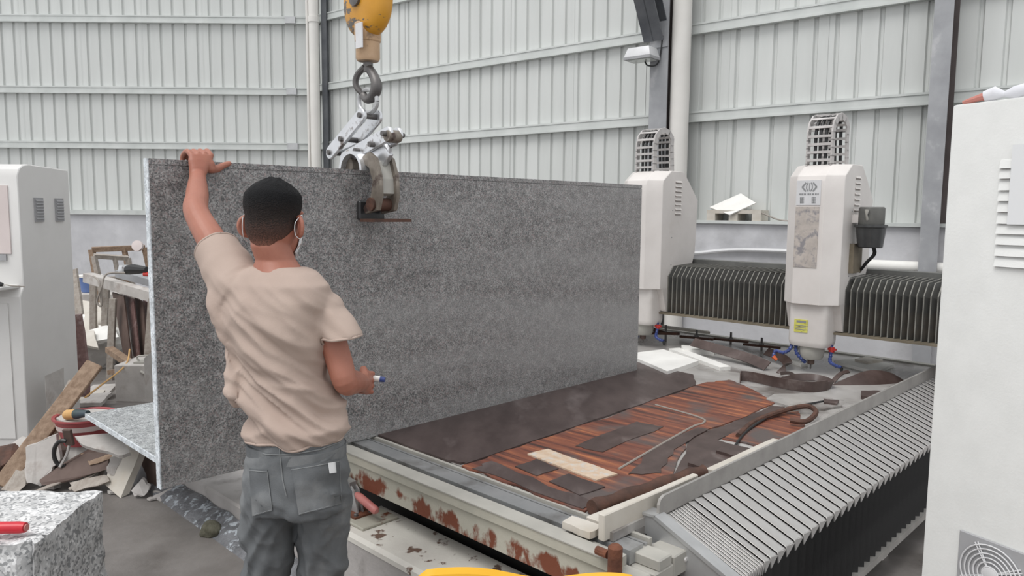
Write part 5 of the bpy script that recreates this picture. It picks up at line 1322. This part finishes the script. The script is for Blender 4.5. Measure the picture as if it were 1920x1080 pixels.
# loose flap at the left hip
loft(bm, [ering(P(460, 690, 2.19), BR * .022, BF * .05, 20), ering(P(455, 735, 2.19), BR * .022, BF * .055, 20), ering(P(452, 764, 2.19), BR * .022, BF * .05, 20)])
bm = remesh(bm, .0062, 7, .5)
HEMZ = P(556, 815, YB).z
NECK = P(520, 497, 2.215)
lq = ld.cross(V3((0, 1, 0))).normalized()
def folds(co, n):
    x, y, z = co
    d = V3((.80, 0, -.60)); p = V3((.60, 0, .80))
    rel = co - P(530, 650, YB); al, pe = rel.dot(d), rel.dot(p)
    def rid(q): return 1 - 2 * abs(noise.noise(q))
    low = max(0, min(1, (1.43 - z) / .30))
    v = .020 * low * (rid(V3((pe * 9 + al * 1.2, al * 2.2, y * 3))) - .55)
    v += .016 * low * (rid(V3((pe * 19 + 5, al * 4.5, y * 4 + 3))) - .5)
    v += .011 * low * (rid(V3((pe * 31 + 9, al * 5, y * 5))) - .5)
    v += .004 * noise.noise(co * 16)
    wz = max(0, min(1, (1.16 - z) / .16))
    v += .015 * wz * (rid(V3((x * 5 + z * 6, y * 4, z * 15))) - .5)
    # pulled from the raised left arm
    ls = (co - LSH).length
    if ls < .26: v += .010 * (1 - ls / .26) * (rid(V3(((co - LSH).dot(ld) * 11, (co - LSH).dot(lq) * 4, y * 3))) - .5)
    rs_ = (co - RSH).length
    if rs_ < .22: v += .009 * (1 - rs_ / .22) * (rid(V3(((x + z * .5) * 14, z * 5, y * 4 + 7))) - .35)
    return v
bm.normal_update()
moves = [(v, v.normal * folds(v.co, v.normal)) for v in bm.verts]
for v, d in moves: v.co += d
kill = []
for f in bm.faces:
    c = f.calc_center_median(); n = f.normal
    a = (c - LSL).dot(ld); b = (c - RSL).dot(rd)
    if a > -.008 and n.dot(ld) > .45 and (c - LSL).length < .10: kill.append(f)
    elif -.010 < b < .04 and n.dot(rd) > .45 and ((c - RSL) - rd * b).length < .064: kill.append(f)
    elif n.z < -.5 and c.z < HEMZ + .05: kill.append(f)
    elif (c - NECK).length < .085 and n.z > .15 and (V3((c.x, c.y, 0)) - V3((NECK.x, NECK.y, 0))).length < .064: kill.append(f)
bmesh.ops.delete(bm, geom=kill, context='FACES')
finish(bm)
edge = [e for e in bm.edges if e.is_boundary]
LOOPS = []
left = set(edge)
while left:
    e = left.pop(); ch = [e.verts[0], e.verts[1]]
    go = True
    while go:
        go = False
        for q in ch[-1].link_edges:
            if q in left: left.discard(q); ch.append(q.other_vert(ch[-1])); go = True; break
    if len(ch) > 25: LOOPS.append([v.co.copy() for v in ch])
sh = obj('shirt', bm, 'shirt', man, True, sharp=180, label='beige short-sleeved t-shirt')
md = sh.modifiers.new('cloth_thickness', 'SOLIDIFY'); md.thickness = .0035; md.offset = -1
for lp in LOOPS:
    n = len(lp); sm = []
    for i in range(n): sm.append(sum((lp[(i + k) % n] for k in range(-4, 5)), V3()) / 9)
    sm = sm[::3]; sm.append(sm[0]); bm = B(); tube(bm, sm, .0042, 6, False); obj('hem', bm, 'shirt', sh, True, sharp=180)

# jeans
bm = B(); loft(bm, brings(HIPS, 1.0, 2.4, kd=1.0))
for s in (-1, 1):
    lp = legpts(s); limb(bm, lp, LEGR, 24)
bm = remesh(bm, .0065, 7, .5); bm.normal_update()
moves = []
for v in bm.verts:
    c = v.co
    def rid(q): return 1 - 2 * abs(noise.noise(q))
    leg = max(0, min(1, (.80 - c.z) / .12))
    k = .014 * leg * (rid(V3((c.x * 7, c.y * 4, c.z * 6 + c.x * 9))) - .5) + .013 * leg * (rid(V3((c.x * 13 + 4, c.y * 8, c.z * 11 - c.x * 14))) - .5)
    k += .007 * leg * (rid(V3((c.x * 22, c.y * 9, c.z * 19 + c.x * 16))) - .5)
    k += .008 * (1 - leg) * (rid(V3((c.x * 8 - c.z * 9, c.y * 5, c.z * 10))) - .5)
    sg = max(0, 1 - abs(c.z - .76) / .10); k += .018 * sg * (rid(V3((c.x * 6, c.y * 3, c.z * 14 + c.x * 6 + 2))) - .5)
    moves.append((v, v.normal * k))
for v, d in moves: v.co += d
JB = BVHTree.FromBMesh(bm)
je = obj('jeans', bm, 'denim', man, True, sharp=180, label='loose grey denim jeans')
def onj(x, y, off=.002):
    d = FW + RT * ((x - CX) / FPX) + UP * ((CY - y) / FPX); d.normalize()
    h = JB.ray_cast(CAM, d); return (h[0] or P(x, y, 2.08)) - d * off
def patch(name, poly, m, parent, nx=8, ny=8, th=.004, off=.0035):
    """cloth patch following the jeans, four corners tl tr br bl"""
    bm = B(); g = []
    for j in range(ny + 1):
        r = []
        for i in range(nx + 1):
            a, b = i / nx, j / ny
            x = (poly[0][0] * (1 - a) + poly[1][0] * a) * (1 - b) + (poly[3][0] * (1 - a) + poly[2][0] * a) * b
            y = (poly[0][1] * (1 - a) + poly[1][1] * a) * (1 - b) + (poly[3][1] * (1 - a) + poly[2][1] * a) * b
            r.append(bm.verts.new(onj(x, y, off)))
        g.append(r)
    for a, b in zip(g, g[1:]):
        for i in range(nx): bm.faces.new((a[i], a[i + 1], b[i + 1], b[i]))
    bm.normal_update(); e = bmesh.ops.extrude_face_region(bm, geom=bm.faces[:])
    dv = (FOOT + ZZ * .85 - CAM).normalized() * th
    bmesh.ops.translate(bm, vec=dv, verts=[q for q in e['geom'] if isinstance(q, bmesh.types.BMVert)])
    return obj(name, bm, m, parent, True, sharp=50)
def seam(pix, parent, r=.0016, m='denim_seam'):
    bm = B(); pl = []
    for (x0, y0), (x1, y1) in zip(pix, pix[1:]):
        for k in range(6): pl.append(onj(x0 + (x1 - x0) * k / 6, y0 + (y1 - y0) * k / 6, .0035))
    pl.append(onj(*pix[-1], .0035)); tube(bm, pl, r, 5); obj('seam', bm, m, parent, True)
p1 = patch('back_pocket', ((467, 878), (501, 881), (510, 958), (473, 968)), 'denim', je)
p2 = patch('back_pocket', ((546, 876), (636, 860), (640, 945), (560, 966)), 'denim', je, 12, 8)
seam([(467, 882), (501, 885)], p1); seam([(546, 881), (590, 874), (636, 865)], p2)
seam([(501, 884), (510, 956), (474, 966)], p1, .0011); seam([(637, 862), (640, 943), (561, 964)], p2, .0011)
seam([(467, 846), (500, 852), (524, 853), (560, 850), (600, 843), (640, 828)], je)
seam([(524, 830), (525, 853), (530, 900), (537, 930)], je)
patch('leather_tag', ((615, 868), (629, 866), (631, 886), (618, 888)), 'pleat_white', p2, 3, 3, .003, .007)
bm = B(); hr = HIPS[1]; rg = ering(P(hr[1], 829, YB), BR * (hr[2] * KPX + .004), BF * (hr[3] + .004), 40, 2.4); rg2 = [p + ZZ * -.035 for p in rg]
rr1 = rg + rg[:1]; va_ = [bm.verts.new(p) for p in rg]; vb_ = [bm.verts.new(p) for p in rg2]
for i in range(40): bm.faces.new((va_[i], va_[(i + 1) % 40], vb_[(i + 1) % 40], vb_[i]))
e = bmesh.ops.extrude_face_region(bm, geom=bm.faces[:])
for q in e['geom']:
    if isinstance(q, bmesh.types.BMVert): q.co += (V3((FOOT.x, YB, q.co.z)) - q.co) * .06
obj('waistband', bm, 'denim', je, True)
# shoes
for s in (-1, 1):
    a = legpts(s)[-1]; f = BF if s > 0 else (BF * .9 - BR * .15).normalized(); r_ = V3((f.y, -f.x, 0)); c = V3((a.x, a.y, 0))
    bm = B(); loft(bm, [ering(c + f * q + ZZ * (h / 2 + .012), r_ * w, ZZ * (h / 2), 18, 2.6) for q, w, h in ((-.085, .025, .05), (-.075, .036, .075), (0, .042, .095), (.08, .046, .07), (.14, .045, .05), (.175, .03, .03))])
    shoe = obj('shoe', bm, 'shoe_black', man, True)
    bm = B(); loft(bm, [ering(c + f * q + ZZ * .008, r_ * w, ZZ * .008, 18, 4) for q, w in ((-.09, .03), (-.07, .042), (.08, .05), (.14, .048), (.18, .03))]); obj('sole', bm, 'kerb_concrete', shoe, True)
# marker held in the right hand
mk = thing('marker_pen', 'white marker pen with a blue tip held in the right hand', 'pen', PEN[0].lerp(PEN[1], .5))
bm = B(); tube(bm, [PEN[0], PEN[0].lerp(PEN[1], .8)], .010, 12); obj('barrel', bm, 'paper_white', mk, True)
bm = B(); tube(bm, [PEN[0].lerp(PEN[1], .8), PEN[1]], [.0105, .009], 12); obj('cap', bm, 'blue_hose', mk, True)
